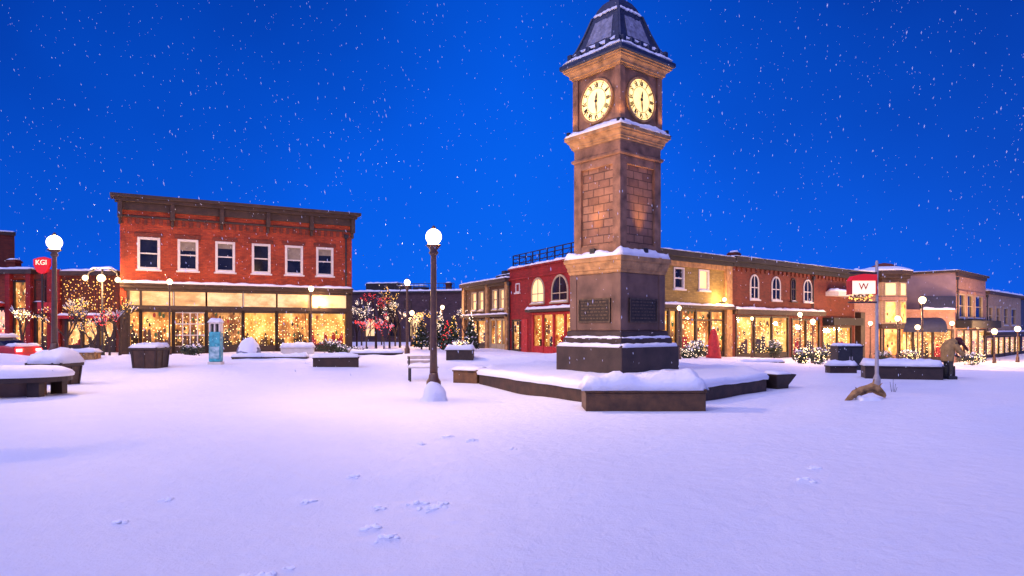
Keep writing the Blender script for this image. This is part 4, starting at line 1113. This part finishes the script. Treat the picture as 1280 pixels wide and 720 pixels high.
Tn.part('shop_cornice', M['cornice'], (0, Tn.W, -.4, -.002, 2.78, 3.0)); Tn.snow(0, Tn.W, -.4, 0, 3.0, .12)
Tn.shop(*sh, -.3, 2.75, 3, DG, kick=.4, bulbs=1, transom=.6); Tn.shop(*sl, -.3, 2.75, 3, DY, kick=.4, bulbs=1)
Tn.part('pilaster', M['goldstone'], (Tn.W - .75, Tn.W - .1, -.22, 0, -1.5, 5.84), bevel=.02)
wl_ = Tn.part('wall_lantern', M['iron'], (sh[1] - .9, sh[1] - .82, -.62, -.2, 3.18, 3.24))
MB().ball((sh[1] - .86, -.58, 3.4), .13, 14, 10).build('globe', M['globefar'], wl_, True); bulb(wl_, (sh[1] - .86, -.58, 3.4), .13, 260)

Bb = Facade('brown_brick_shop', 'long brown brick shop with arched white trimmed windows and yellow lit shopfront', rowB(913), rowB(1068), 6.05, 9)
aw = [span(Bb, 935, 950), span(Bb, 962, 977), span(Bb, 986, 996), span(Bb, 1002, 1016)]
sh1 = span(Bb, 920, 985); sh2 = span(Bb, 990, 1024); sh3 = span(Bb, 1028, 1064)
Bb.wall(M['redbrick2'], [(*sh1, -1.4, 2.45, .9), (*sh2, -1.6, 2.3, .9), (*sh3, -1.8, 1.75, .9)])
for i, (a, b) in enumerate(aw): Bb.arch_window(a + .22, b - .22, 3.55, 5.25, 'white' if i != 2 else 'darkwood', f=.09)
Bb.part('cornice', M['roofdark'], (0, Bb.W + .1, -.5, .3, 5.95, 6.3), (0, Bb.W, -.28, 0, 5.65, 5.948), bevel=.02); Bb.snow(0, Bb.W + .1, -.5, .3, 6.3, .06)
Bb.part('frieze', M['redbrick2'], *[(x * .6 + .1, x * .6 + .4, -.09, -.002, 5.35, 5.62) for x in range(int(Bb.W / .6))])
Bb.part('shop_cornice', M['cornice'], (0, sh2[1], -.55, -.002, 2.5, 2.85)); Bb.snow(0, sh2[1], -.55, 0, 2.85, .14)
Bb.shop(*sh1, -.62, 2.45, 3, DY, kick=.5, bulbs=1); Bb.shop(*sh2, -.8, 2.3, 2, DG, kick=.4, bulbs=1); Bb.shop(*sh3, -1.0, 1.75, 2, DY, kick=.4, bulbs=1)
Bb.part('awning', M['blackcloth'], (sh3[0], sh3[1] + .2, -.9, -.0, 1.8, 2.4))
cn = span(Bb, 1032, 1066); Bb.part('canopy', M['white'], (cn[0], cn[1], -1.0, 0, 4.1, 4.45)); Bb.snow(cn[0], cn[1], -1.0, 0, 4.45, .2)
Bb.part('rooftop_gable', M['roofdark'], (8, Bb.W + 2, 3.0, 8.5, 6.0, 6.5))
gb = MB(); gb.add([(7.5, 2.6, 6.5), (Bb.W + 2.5, 2.6, 6.5), (Bb.W + 2.5, 9, 7.9), (7.5, 9, 7.9), (7.5, 2.6, 6.4), (Bb.W + 2.5, 2.6, 6.4), (Bb.W + 2.5, 9, 6.4), (7.5, 9, 6.4)], [(0, 1, 2, 3), (0, 4, 5, 1), (1, 5, 6, 2), (3, 2, 6, 7), (0, 3, 7, 4)])
gb.build('snowy_roof', SNOW, Bb.root)

def downpipe(Fc, x, top, bot=-1.0):
    p = MB(); p.tube((x, -.12, bot), (x, -.12, top - .35), .055, .055, 8).box(x - .14, x + .14, -.22, -.02, top - .35, top - .1)
    z = bot + 1
    while z < top - .5: p.box(x - .08, x + .08, -.18, -.0, z, z + .05); z += 1.4
    return p.build('downpipe', M['iron'], Fc.root)
downpipe(A, A.W - .45, 8.2, 4.35); downpipe(Tn, .35, 5.6, 3.1); downpipe(Bb, Bb.W * .60, 5.6, 2.9); downpipe(Rd, .18, 5.0)
def chimney(Fc, x, y, z, h, w=.6):
    c = Fc.part('chimney', M['redbrick2'], (x, x + w, y, y + w, z, z + h), (x - .06, x + w + .06, y - .06, y + w + .06, z + h - .2, z + h - .08))
    MB().snow(x, x + w, y, y + w, z + h, .12, .02, None, x, .15).build('snow_cap', SNOW, c, True)
chimney(Bb, 3.2, 1.6, 6.0, .95); chimney(L3, 2.2, 2.5, 5.3, 1.0); chimney(C1, 13.0, 3, 5.5, 1.4); chimney(Bn, Bn.W - 2, 3.2, 5.1, 1.1, .5)

# red cone decoration, before the tan shop
X = P(892, 39.2)
t = thing('cone_decoration', 'tall red cone shaped decoration leaning before the tan brick shop', 'decoration', (X, 39.2, gz(X, 39.2)))
MB().lathe([(.44, -.1), (.42, .15), (.37, .55), (.30, .95), (.22, 1.35), (.14, 1.6), (.05, 1.68)], 14).build('cone', M['redcloth'], t, True)
b = MB()
for k in range(26):
    a = k * 1.1; z = .2 + k * .065; r = .43 * (1 - z / 2.3); b.bead((math.cos(a) * r, math.sin(a) * r, z), .03)
b.build('fairy_lights', M['redbulb'], t); MB().bead((0, 0, 1.72), .06).build('tip', M['whitebulb'], t)

# --- corner bay building
Ct = rowB(1068)
Cb = Facade('corner_bay_building', 'corner building with round bay of tall lit windows under a flared snowy cornice', Ct, (rowB(1068).x + 5.6, rowB(1068).y + 3.8), 6.2, 9)
Cb.wall(M['pinkbrick'], [])
bc = Cb.uz(1110)[0]; BR = 1.75
n = 8
def octo(r): return [(bc + r * math.cos(math.pi * 2 * (k + .5) / n), .35 + r * math.sin(math.pi * 2 * (k + .5) / n)) for k in range(n)]
MB().prism(octo(BR - .12), -2.5, 6.3).build('bay_wall', M['beige'], Cb.root)
for r0, z0, z1, mat, nm in ((BR + .05, 1.55, 1.95, 'cornice', 'bay_band'), (BR + .02, 3.95, 4.3, 'pinkbrick', 'bay_band'), (BR + .02, 5.55, 5.85, 'cornice', 'bay_band'), (BR + .28, 5.852, 6.15, 'cornice', 'bay_cornice'), (BR + .48, 6.152, 6.5, 'cornice', 'bay_cornice'), (BR + .02, -1.6, -.75, 'pinkbrick', 'bay_plinth')):
    MB().prism(octo(r0), z0, z1).build(nm, M[mat], Cb.root, bevel=.02)
MB().lathe([(BR + .45, 6.5), (BR + .3, 6.62), (BR * .7, 6.9), (BR * .35, 7.2), (.1, 7.3)], 8, (bc, .35, 0), math.pi / 8).build('bay_roof', M['redbrick2'], Cb.root)
MB().lathe([(BR + .46, 6.505), (BR + .46, 6.6), (BR + .2, 6.72), (BR * .8, 6.9), (BR * .72, 6.91)], 8, (bc, .35, 0), math.pi / 8).build('roof_snow', SNOW, Cb.root, True)
oc = octo(BR - .03)
for k in range(n):
    p = Vector((*oc[k], 0)); q = Vector((*oc[(k + 1) % n], 0)); mid_ = (p + q) / 2
    if mid_.y > .5: continue
    ang = math.atan2(q.y - p.y, q.x - p.x); L = (q - p).length
    for z0, z1, mt in ((4.35, 5.5, 'warmpane'), (2.0, 3.9, 'warmpane')):
        mx = Matrix.Translation((mid_.x, mid_.y, 0)) @ Matrix.Rotation(ang, 4, 'Z')
        fr = MB()
        for xa in (-L * .36, L * .30): fr.box(xa, xa + .08, -.06, .1, z0, z1, mx)
        for za in (z0, z1 - .09): fr.box(-L * .36 + .08, L * .30, -.06, .1, za, za + .09, mx)
        w = fr.build('bay_window', M['cream'], Cb.root)
        MB().box(-L * .36 + .07, L * .31, -.04, -.02, z0 + .08, z1 - .08, mx).build('pane', M['warmpane'] if z0 > 4 else DY, w)
    mx = Matrix.Translation((mid_.x, mid_.y, 0)) @ Matrix.Rotation(ang, 4, 'Z')
    w = MB().box(-L * .4, L * .4, -.03, -.01, -.7, 1.5, mx).build('shop_window', DG, Cb.root)
    MB().box(-L * .43, -L * .37, -.08, .05, -.8, 1.54, mx).box(L * .37, L * .43, -.08, .05, -.8, 1.54, mx).build('window_post', M['darkwood'], w)
Cb.part('corner_post', M['darkwood'], (.1, .75, -.5, .0, -2, 2.9), bevel=.02)
Cb.part('cornice', M['cornice'], (0, Cb.W, -.3, .2, 6.0, 6.35)); Cb.snow(0, Cb.W, -.3, .2, 6.35, .15)

# --- pink grey building
p0 = Vector((39.0, 60.0)); pd = Vector((.72, .69)).normalized()
def onrow(px):
    k = (px - 640) / F; s = (k * p0.y - p0.x) / (pd.x - k * pd.y); return p0 + pd * s
Pk = Facade('pink_grey_building', 'pink grey building with plain side wall and three tall front windows', p0, onrow(1232), 6.5, 9)
ws = [span(Pk, a, b) for a, b in ((1198, 1206), (1208.5, 1216), (1218.5, 1228))]
Pk.wall(M['pinkbrick'], [(a, b, 2.5, 4.7, .3) for a, b in ws] + [(.3, Pk.W - .3, -2, 1.55, .9)])
MB().box(-.02, -.002, -.02, 9, -2.5, 6.5).build('side_wall', M['pinkstucco'], Pk.root)
for a, b in ws: Pk.window(a, b, 2.5, 4.7, 'cream', f=.14)
Pk.part('cornice', M['cornice'], (-.2, Pk.W + .15, -.3, 9, 6.502, 6.7), (-.1, Pk.W, -.12, -.003, 6.2, 6.5)); Pk.snow(-.2, Pk.W + .15, -.3, 9, 6.7, .05)
Pk.part('window_hood', M['pinkbrick'], *[(a - .15, b + .15, -.12, -.002, 4.72, 4.95) for a, b in ws])
Pk.shop(.3, Pk.W - .3, -1.5, 1.5, 4, DW, kick=.5, bulbs=1)
Pk.part('awning', M['blackcloth'], (-.2, Pk.W, -1.3, -.0, 1.6, 2.3), bevel=.1)
# --- small shop with curved awning between the bay and the pink grey building
sa_, sb_ = Cb.b + Vector((-.8, -.6)), p0 + Vector((-.25, -.3))
Aw = Facade('awning_shop', 'one storey shop with dark curved awning between corner bay and pink grey building', sa_, sb_, 3.2, 6)
Aw.wall(M['pinkbrick'], [(.2, Aw.W - .2, -2, 1.5, .8)])
Aw.shop(.2, Aw.W - .2, -1.4, 1.5, 3, DW, kick=.45, bulbs=1)
cv = MB(); pr_ = [(0.0, 2.5)] + [(-1.2 * math.sin(k * math.pi / 16), 1.5 + 1.0 * math.cos(k * math.pi / 16)) for k in range(1, 9)] + [(-1.2, 1.25), (0, 1.3)]
vs = [(.0, y, z) for y, z in pr_] + [(Aw.W * .75, y, z) for y, z in pr_]; k_ = len(pr_)
cv.add(vs, [(i, (i + 1) % k_, k_ + (i + 1) % k_, k_ + i) for i in range(k_)] + [tuple(range(k_)), tuple(range(2 * k_ - 1, k_ - 1, -1))]); cv.build('awning', M['navycloth'], Aw.root)
Aw.part('roof_sign', M['navycloth'], (Aw.W * .45, Aw.W - .1, -.2, 0, 3.3, 4.4)); Aw.snow(Aw.W * .45, Aw.W, -.3, .1, 3.22, .2)
Aw.part('parapet', M['pinkbrick'], (0, Aw.W, -.08, .2, 3.0, 3.22))
# --- beige building and navy building
Be = Facade('beige_building', 'beige brick building with four tall dark windows under snowy parapet', onrow(1232) + pd * .05, onrow(1276), 5.15, 9)
ws = [span(Be, a, b) for a, b in ((1234.5, 1241), (1244, 1250.5), (1253.5, 1260), (1263, 1270))]
Be.wall(M['beige'], [(a, b, 1.85, 3.85, .3) for a, b in ws] + [(.3, Be.W - .3, -2, .75, .9)])
for a, b in ws: Be.window(a + .15, b - .15, 1.85, 3.85, 'cream', f=.2)
Be.part('cornice', M['cornice'], (0, Be.W + .1, -.35, .3, 5.0, 5.3)); Be.snow(0, Be.W + .1, -.35, .3, 5.3, .16)
Be.part('shop_cornice', M['cornice'], (0, Be.W, -.4, -.002, .85, 1.2)); Be.snow(0, Be.W, -.4, 0, 1.2, .12)
Be.shop(.3, Be.W - .3, -1.5, .75, 6, DY, kick=.4, bulbs=1)
Nv = Facade('navy_building', 'dark navy building at the far end of the row beyond the beige one', onrow(1276) + pd * .05, onrow(1276) + pd * 16, 5.0, 9)
Nv.wall(M['navy'], [(.5, 15, -2, .7, .9)]); Nv.shop(.5, 15, -1.5, .7, 6, DG, kick=.4, bulbs=1)
Nv.part('cornice', M['cornice'], (0, 16, -.3, .3, 4.9, 5.2)); Nv.snow(0, 16, -.3, .3, 5.2, .14)

downpipe(Be, .15, 5.0, 1.3); downpipe(Pk, .14, 6.2, 2.4)
# ------------------------------------------------------------------ pale pole with lit sign box
X = P(1096, 17.9)
t = thing('pole_sign', 'red topped glowing sign box with gold bulbs on a slim pale pole', 'sign', (X, 17.9, gz(X, 17.9)))
MB().lathe([(.10, -.1), (.09, .3), (.05, .42), (.042, 1.4), (.036, 3.35), (.02, 3.4)], 10).build('pole', M['greypole'], t, True)
MB().box(-.74, -.02, -.05, .05, 3.04, 3.09).box(-.74, -.02, -.045, .045, 2.28, 2.32).build('bracket', M['iron'], t)
MB().box(-.70, -.08, -.10, .10, 2.52, 2.86).build('sign_panel', M['pinkneon'], t, bevel=.01)
MB().wallprism([(-.74, 2.862), (-.05, 2.862), (-.05, 3.02), (-.4, 3.035), (-.66, 2.98)], -.12, .12).build('sign_top', M['redneon'], t)
MB().box(-.74, -.702, -.12, .12, 2.50, 2.86).box(-.078, -.05, -.12, .12, 2.50, 2.86).build('sign_edge', M['redcloth'], t)
text_mesh('W', .24, M['redcloth'], t, (-.40, -.108, 2.70), ext=.004)
g = MB()
for k in range(34): g.bead((random.uniform(-.72, -.06), random.uniform(-.1, .1), random.uniform(2.34, 2.5)), random.uniform(.015, .03))
g.build('bulb_garland', M['goldbulb'], t)
leafy(MB(), 90, (-.4, 0, 2.42), .36, .12, .1, .035).build('greenery', M['leafbrown'], t)

# ------------------------------------------------------------------ more far lamps along the shops
lamp(1088, 50, 404, .2, 'globe lamp at the foot of the corner bay left of the pale pole', far=True, thick=.8)
lamp(1190, 56, 404, .24, 'globe lamp between the stooping person and the black awning', far=True, thick=.8)
lamp(1222, 61, 408, .24, 'far globe lamp before the pink grey building shopfront', far=True, thick=.8)
lamp(940, 42, 398, .13, 'smallest globe lamp before the yellow lit brown brick shop', far=True, thick=.6)

# brown rotting log half in the snow by the pale pole
X0 = P(1079, 14.9)
t = thing('fallen_log', 'mottled orange brown log arching out of the snow at the pale pole foot', 'log', (X0, 14.9, gz(X0, 14.9) - .03), .12)
t.scale = (.84, .84, .84)
pts = [(-.60, -.12, -.04, .05), (-.48, -.1, .05, .085), (-.30, -.04, .17, .10), (-.08, .0, .25, .105), (.14, .03, .30, .11), (.30, .05, .33, .135), (.44, .03, .27, .12), (.56, 0, .16, .085), (.60, 0, .11, .05)]
vv = []; ff = []; nr = 12
for k, (x, y, z, r) in enumerate(pts):
    for q in range(nr):
        a = 2 * math.pi * q / nr; rr = r * (1 + .35 * noise.noise(Vector((x * 6, math.cos(a) * 2, math.sin(a) * 2))))
        vv.append((x + .02 * math.sin(a * 3), y + math.cos(a) * rr, z + math.sin(a) * rr))
for k in range(len(pts) - 1):
    for q in range(nr): ff.append((k * nr + q, k * nr + (q + 1) % nr, (k + 1) * nr + (q + 1) % nr, (k + 1) * nr + q))
ff.append(tuple(range(nr - 1, -1, -1))); ff.append(tuple((len(pts) - 1) * nr + q for q in range(nr)))
MB().add(vv, ff).build('trunk', M['log'], t)
for (a, b, r) in (((.3, .05, .40), (.34, .05, .55), .03), ((-.2, -.02, .28), (-.24, -.05, .36), .02), ((.42, 0, .35), (.50, -.05, .46), .018)):
    MB().tube(a, b, r, r * .5, 7).build('stub', M['log'], t)
MB().snow(-.25, .30, -.35, -.02, -.02, .16, .05, None, 2.2, .05).build('snow_drift', SNOW, t, True)

# twigs poking out of the snow
X = P(1116, 17.2)
t = MB()
for dx_, h in ((-.06, .25), (.02, .34), (.08, .2), (.12, .12)): t.tube((dx_ * .4, 0, -.05), (dx_, .02, h), .008, .004, 5)
tag(t.build('twig_cluster', M['bark'], None, loc=(X, 17.2, gz(X, 17.2))), 'few thin twigs poking from the snow beside the mottled log', 'twigs')

# ------------------------------------------------------------------ bent person in a tan coat
X = P(1185, 21.2); Yp = 21.2
def skin_mesh(name, verts, edges, radii, mat, parent, root=0, sub=2):
    me = bpy.data.meshes.new(name); me.from_pydata(verts, edges, []); me.materials.append(mat)
    o = bpy.data.objects.new(name, me); COL.objects.link(o); o.parent = parent
    sk = o.modifiers.new('skin', 'SKIN'); sk.use_smooth_shade = True
    for i, r in enumerate(radii):
        d = me.skin_vertices[0].data[i]; d.radius = r if isinstance(r, tuple) else (r, r); d.use_root = (i == root)
    ss = o.modifiers.new('sub', 'SUBSURF'); ss.levels = sub; ss.render_levels = sub
    return o
pr_ = thing('person', 'person in a bulky tan coat and dark maroon hood stooping beside the planter wall', 'person', (X, Yp, gz(X, Yp) - .02))
# pelvis, spine, chest, neck, head-top ; legs ; arms   (stooping towards +x)
V = [(0, 0, .72), (.0, 0, .92), (.06, 0, 1.10), (.16, -.01, 1.2), (.27, -.02, 1.18), (.35, -.02, 1.13),
     (-.02, .10, .66), (.02, .11, .38), (-.02, .11, .07), (.12, .11, .03),
     (-.02, -.10, .66), (.04, -.11, .38), (.0, -.11, .07), (.14, -.11, .03),
     (.12, .19, 1.10), (.22, .24, .86), (.38, .17, .72), (.46, .14, .70),
     (.12, -.20, 1.10), (.20, -.25, .86), (.36, -.18, .72), (.44, -.15, .70)]
E = [(0, 1), (1, 2), (2, 3), (3, 4), (4, 5), (0, 6), (6, 7), (7, 8), (8, 9), (0, 10), (10, 11), (11, 12), (12, 13), (2, 14), (14, 15), (15, 16), (16, 17), (2, 18), (18, 19), (19, 20), (20, 21)]
Rr = [(.13, .15), (.14, .16), (.13, .17), .06, .095, .08, .09, .065, .05, .04, .09, .065, .05, .04, .065, .05, .038, .028, .065, .05, .038, .028]
body = skin_mesh('body', V, E, Rr, M['trouser'], pr_)
coat = MB(); rings = [(.18, .0, .52, .22, .25), (.14, .0, .70, .25, .27), (.02, .0, .85, .25, .27), (.0, .0, 1.0, .25, .28), (.04, 0, 1.14, .23, .28), (.10, 0, 1.24, .17, .22), (.17, 0, 1.29, .09, .10)]
rings = [(-.02, 0, .58, .15, .19), (-.02, 0, .66, .17, .20), (-.01, 0, .80, .18, .21), (.0, 0, .96, .19, .225), (.05, 0, 1.10, .195, .235), (.11, 0, 1.21, .15, .20), (.18, 0, 1.27, .085, .10)]
vv = []; ff = []; nr = 20
for k, (x, y, z, a_, b_2) in enumerate(rings):
    for q in range(nr):
        a = 2 * math.pi * q / nr; f_ = 1 + .08 * noise.noise(Vector((math.cos(a) * 2, math.sin(a) * 2, z * 3)))
        vv.append((x + a_ * math.cos(a) * f_, y + b_2 * math.sin(a) * f_, z))
for k in range(len(rings) - 1):
    for q in range(nr): ff.append((k * nr + q, k * nr + (q + 1) % nr, (k + 1) * nr + (q + 1) % nr, (k + 1) * nr + q))
ff.append(tuple((len(rings) - 1) * nr + q for q in range(nr)))
MB().add(vv, ff).build('coat', M['tancoat'], pr_, True)
for s in (1, -1):
    skin_mesh('sleeve', [(.08, s * .2, 1.12), (.20, s * .27, .88), (.36, s * .20, .74)], [(0, 1), (1, 2)], [.10, .085, .065], M['tancoat'], pr_)
    MB().box(-.08, .2, s * .11 - .06, s * .11 + .06, -.04, .12).build('boot', M['shoe'], pr_, bevel=.03)
hd = MB().ball((.29, -.01, 1.185), .135, 14, 10); hd.v = [(x + (.02 if z > 1.2 else 0), y, z) for x, y, z in hd.v]
hd.build('hood', M['maroon'], pr_, True)
fc = MB().ball((.36, -.01, 1.15), .095, 12, 8); fc.add(*((lambda b: (b.v, b.f))(MB().ball((.455, -.01, 1.14), .022, 8, 6)))); fc.build('face', M['skin'], pr_, True)
for s in (1, -1): MB().ball((.437, -.01 + s * .035, 1.18), .012, 6, 4).build('eye', M['iron'], pr_, True)
skin_mesh('scarf', [(.16, -.12, 1.27), (.28, -.2, 1.16), (.40, -.24, 1.0), (.46, -.24, .88)], [(0, 1), (1, 2), (2, 3)], [.05, .05, .045, .04], M['maroon'], pr_, sub=1)

# ------------------------------------------------------------------ parked car under snow
def car(px, Y, rz, label, paint, tail):
    X = P(px, Y)
    t = thing('parked_car', label, 'car', (X, Y, gz(X, Y) - .42), rz)
    prof = [(-2.1, .28), (-2.15, .62), (-2.05, .86), (-1.3, .95), (-.65, 1.38), (.75, 1.40), (1.45, .98), (2.0, .92), (2.12, .7), (2.1, .28)]
    low = [(-2.1, .28), (-2.15, .62), (-2.05, .86), (-1.3, .95), (1.45, .98), (2.0, .92), (2.12, .7), (2.1, .28)]
    MB().wallprism(low, -.86, .86).build('body', M[paint], t, bevel=.07)
    vs = [(-1.3, -.78, .95), (1.45, -.78, .98), (.75, -.62, 1.38), (-.62, -.62, 1.37), (-1.3, .78, .95), (1.45, .78, .98), (.75, .62, 1.38), (-.62, .62, 1.37)]
    MB().add(vs, [(0, 1, 2, 3), (5, 4, 7, 6), (1, 5, 6, 2), (4, 0, 3, 7), (3, 2, 6, 7)]).build('window', M['darkglass'], t, bevel=.03)
    MB().box(-.62, .75, -.63, .63, 1.37, 1.42).box(.0, .08, -.72, .72, 1.0, 1.37).build('roof', M[paint], t, bevel=.03)
    for xx in (-1.3, 1.35):
        for s in (-1, 1):
            w = MB().tube((xx, s * .87 - .1, .3), (xx, s * .87 + .1, .3), .32, .32, 18).build('wheel', M['tyre'], t, bevel=.02)
            MB().tube((xx, s * .975, .3), (xx, s * .98, .3), .19, .19, 12).build('rim', M['greypole'], w)
    for s in (-1, 1):
        MB().box(2.09, 2.14, s * .62 - .18, s * .62 + .18, .66, .82).build('tail_light', M['tail'] if tail else M['redcloth'], t, bevel=.01)
        MB().box(-2.16, -2.1, s * .62 - .16, s * .62 + .16, .6, .74).build('headlight', M['white'], t, bevel=.01)
    MB().snow(-.75, .85, -.66, .66, 1.42, .18, .04, None, px).build('roof_snow', SNOW, t, True)
    MB().snow(-2.08, -1.2, -.8, .8, .93, .14, .02, None, px + 2).build('bonnet_snow', SNOW, t, True)
    MB().snow(1.42, 2.08, -.8, .8, .95, .14, .02, None, px + 4).build('boot_snow', SNOW, t, True)
    return t
car(-9, 36.2, -.12, 'red car under thick snow with glowing tail lights by the low red shop', 'carred', True)
bare_tree(84, 37.5, 3.0, 'tall bare tree with gold lights near the planter lamp', 'goldbulb', 90, 31)
bare_tree(102, 40, 3.6, 'bare tree thick with gold lights before the light net', 'goldbulb', 150, 33)
bare_tree(150, 39.5, 3.3, 'bare tree with gold lights at the red brick block corner', 'goldbulb', 110, 35)
bare_tree(28, 39, 2.8, 'bare tree with warm lights before the low red shop pillars', 'warmbulb', 60, 37)
low_wall('planter_box', 'orange brown planter box with snow before the light hung shop', 'planter', ((P(84, 33), 33.0), (P(120, 33), 33.2)), .7, .4, M['log'], .16)

# ------------------------------------------------------------------ falling snow
fl = MB(); rnd = random.Random(5)
for _ in range(7000):
    Y = rnd.uniform(4.0, 42); px = rnd.uniform(-80, 1360); py = rnd.uniform(-60, 470)
    X = P(px, Y); Z = ZZ(py, Y)
    if Z < gz(X, Y) + .2 or noise.noise(Vector((X * .5 / (1 + Y * .04), Y * .2, Z * .35))) < -.08: continue
    s = rnd.uniform(.0016, .0034) * (1 + Y / 16); e = rnd.uniform(2.0, 4.6)
    d = Vector((.34 - .5 * (px / 1280) + rnd.uniform(-.12, .12), rnd.uniform(-.1, .1), -1)).normalized()
    u = d.orthogonal().normalized(); w = d.cross(u); c = Vector((X, Y, Z))
    fl.add([c + d * s * e, c - d * s * e, c + u * s, c - u * s, c + w * s, c - w * s], [(0, 2, 4), (0, 4, 3), (0, 3, 5), (0, 5, 2), (1, 4, 2), (1, 3, 4), (1, 5, 3), (1, 2, 5)])
struct(fl.build('falling_snow', SNOW), 'stuff')

# ------------------------------------------------------------------ light, sky, camera
SUN_EL, SUN_AZ = 42.0, 228.0     # soft last light of dusk from behind the viewer
w = bpy.data.worlds.new('World'); S.world = w; w.use_nodes = True
T = w.node_tree; L = T.links; bg = T.nodes['Background']
sky = T.nodes.new('ShaderNodeTexSky'); sky.sky_type = 'NISHITA'; sky.sun_disc = False
sky.sun_elevation = math.radians(2); sky.sun_rotation = math.radians(SUN_AZ)
tc = T.nodes.new('ShaderNodeTexCoord'); sp = T.nodes.new('ShaderNodeSeparateXYZ'); L.new(tc.outputs['Generated'], sp.inputs[0])
# deep blue over the town; paler unseen patch overhead, added to light the snow
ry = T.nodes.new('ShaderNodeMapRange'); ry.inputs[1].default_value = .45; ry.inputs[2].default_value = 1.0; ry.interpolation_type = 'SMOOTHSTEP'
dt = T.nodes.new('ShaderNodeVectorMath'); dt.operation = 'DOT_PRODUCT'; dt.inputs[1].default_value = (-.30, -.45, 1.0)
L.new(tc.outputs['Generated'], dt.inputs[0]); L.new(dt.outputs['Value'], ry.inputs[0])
up = T.nodes.new('ShaderNodeValToRGB'); e = up.color_ramp.elements
e[0].position = 0.0; e[0].color = (.0, .14, .92, 1); e[1].position = .82; e[1].color = (.0, .022, .27, 1)
k = e.new(.34); k.color = (.0, .105, .80, 1)
ab = T.nodes.new('ShaderNodeMath'); ab.operation = 'ABSOLUTE'; L.new(sp.outputs['X'], ab.inputs[0])
ax = T.nodes.new('ShaderNodeMath'); ax.operation = 'MULTIPLY_ADD'; ax.inputs[1].default_value = .55
L.new(ab.outputs[0], ax.inputs[0]); L.new(sp.outputs['Z'], ax.inputs[2])
nz = T.nodes.new('ShaderNodeTexNoise'); nz.inputs['Scale'].default_value = 2.2; nz.inputs['Detail'].default_value = 4; L.new(tc.outputs['Generated'], nz.inputs['Vector'])
n2 = T.nodes.new('ShaderNodeMath'); n2.operation = 'MULTIPLY_ADD'; n2.inputs[1].default_value = .36; L.new(nz.outputs['Fac'], n2.inputs[0]); L.new(ax.outputs[0], n2.inputs[2])
n3 = T.nodes.new('ShaderNodeMath'); n3.operation = 'SUBTRACT'; n3.inputs[1].default_value = .16; L.new(n2.outputs[0], n3.inputs[0])
L.new(n3.outputs[0], up.inputs['Fac'])
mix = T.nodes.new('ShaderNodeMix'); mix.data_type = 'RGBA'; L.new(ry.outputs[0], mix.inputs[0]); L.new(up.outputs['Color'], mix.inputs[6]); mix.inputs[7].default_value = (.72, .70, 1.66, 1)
sc_ = T.nodes.new('ShaderNodeMix'); sc_.data_type = 'RGBA'; sc_.blend_type = 'MIX'; sc_.inputs[0].default_value = .002
L.new(mix.outputs[2], sc_.inputs[6]); L.new(sky.outputs[0], sc_.inputs[7])
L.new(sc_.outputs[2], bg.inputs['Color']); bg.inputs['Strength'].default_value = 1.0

sd = bpy.data.lights.new('sun', 'SUN'); sd.energy = .6; sd.angle = math.radians(14); sd.color = (1.0, .92, 1.0)
so = bpy.data.objects.new('sun', sd); COL.objects.link(so)
az = math.radians(SUN_AZ); el = math.radians(SUN_EL)
sv = Vector((math.sin(az) * math.cos(el), math.cos(az) * math.cos(el), math.sin(el)))
so.rotation_euler = sv.to_track_quat('Z', 'Y').to_euler(); so.location = (0, -20, 20)

cd = bpy.data.cameras.new('camera'); cd.lens = 24; cd.sensor_width = 36; cd.shift_y = (HOR - 360) / 1280; cd.clip_end = 3000; cd.clip_start = .1
co = bpy.data.objects.new('camera', cd); COL.objects.link(co); co.location = (0, 0, EYE); co.rotation_euler = (math.pi / 2, 0, 0)
S.camera = co
S.view_settings.view_transform = 'Standard'; S.view_settings.look = 'None'; S.view_settings.gamma = 1; S.view_settings.exposure = 0.0
S.view_settings.use_curve_mapping = False
S.render.engine = 'CYCLES'
S.cycles.use_denoising = True
S.cycles.max_bounces = 5; S.cycles.diffuse_bounces = 3; S.cycles.glossy_bounces = 2; S.cycles.transparent_max_bounces = 6
S.cycles.sample_clamp_indirect = 4.0; S.cycles.use_light_tree = True
S.cycles.caustics_reflective = False; S.cycles.caustics_refractive = False
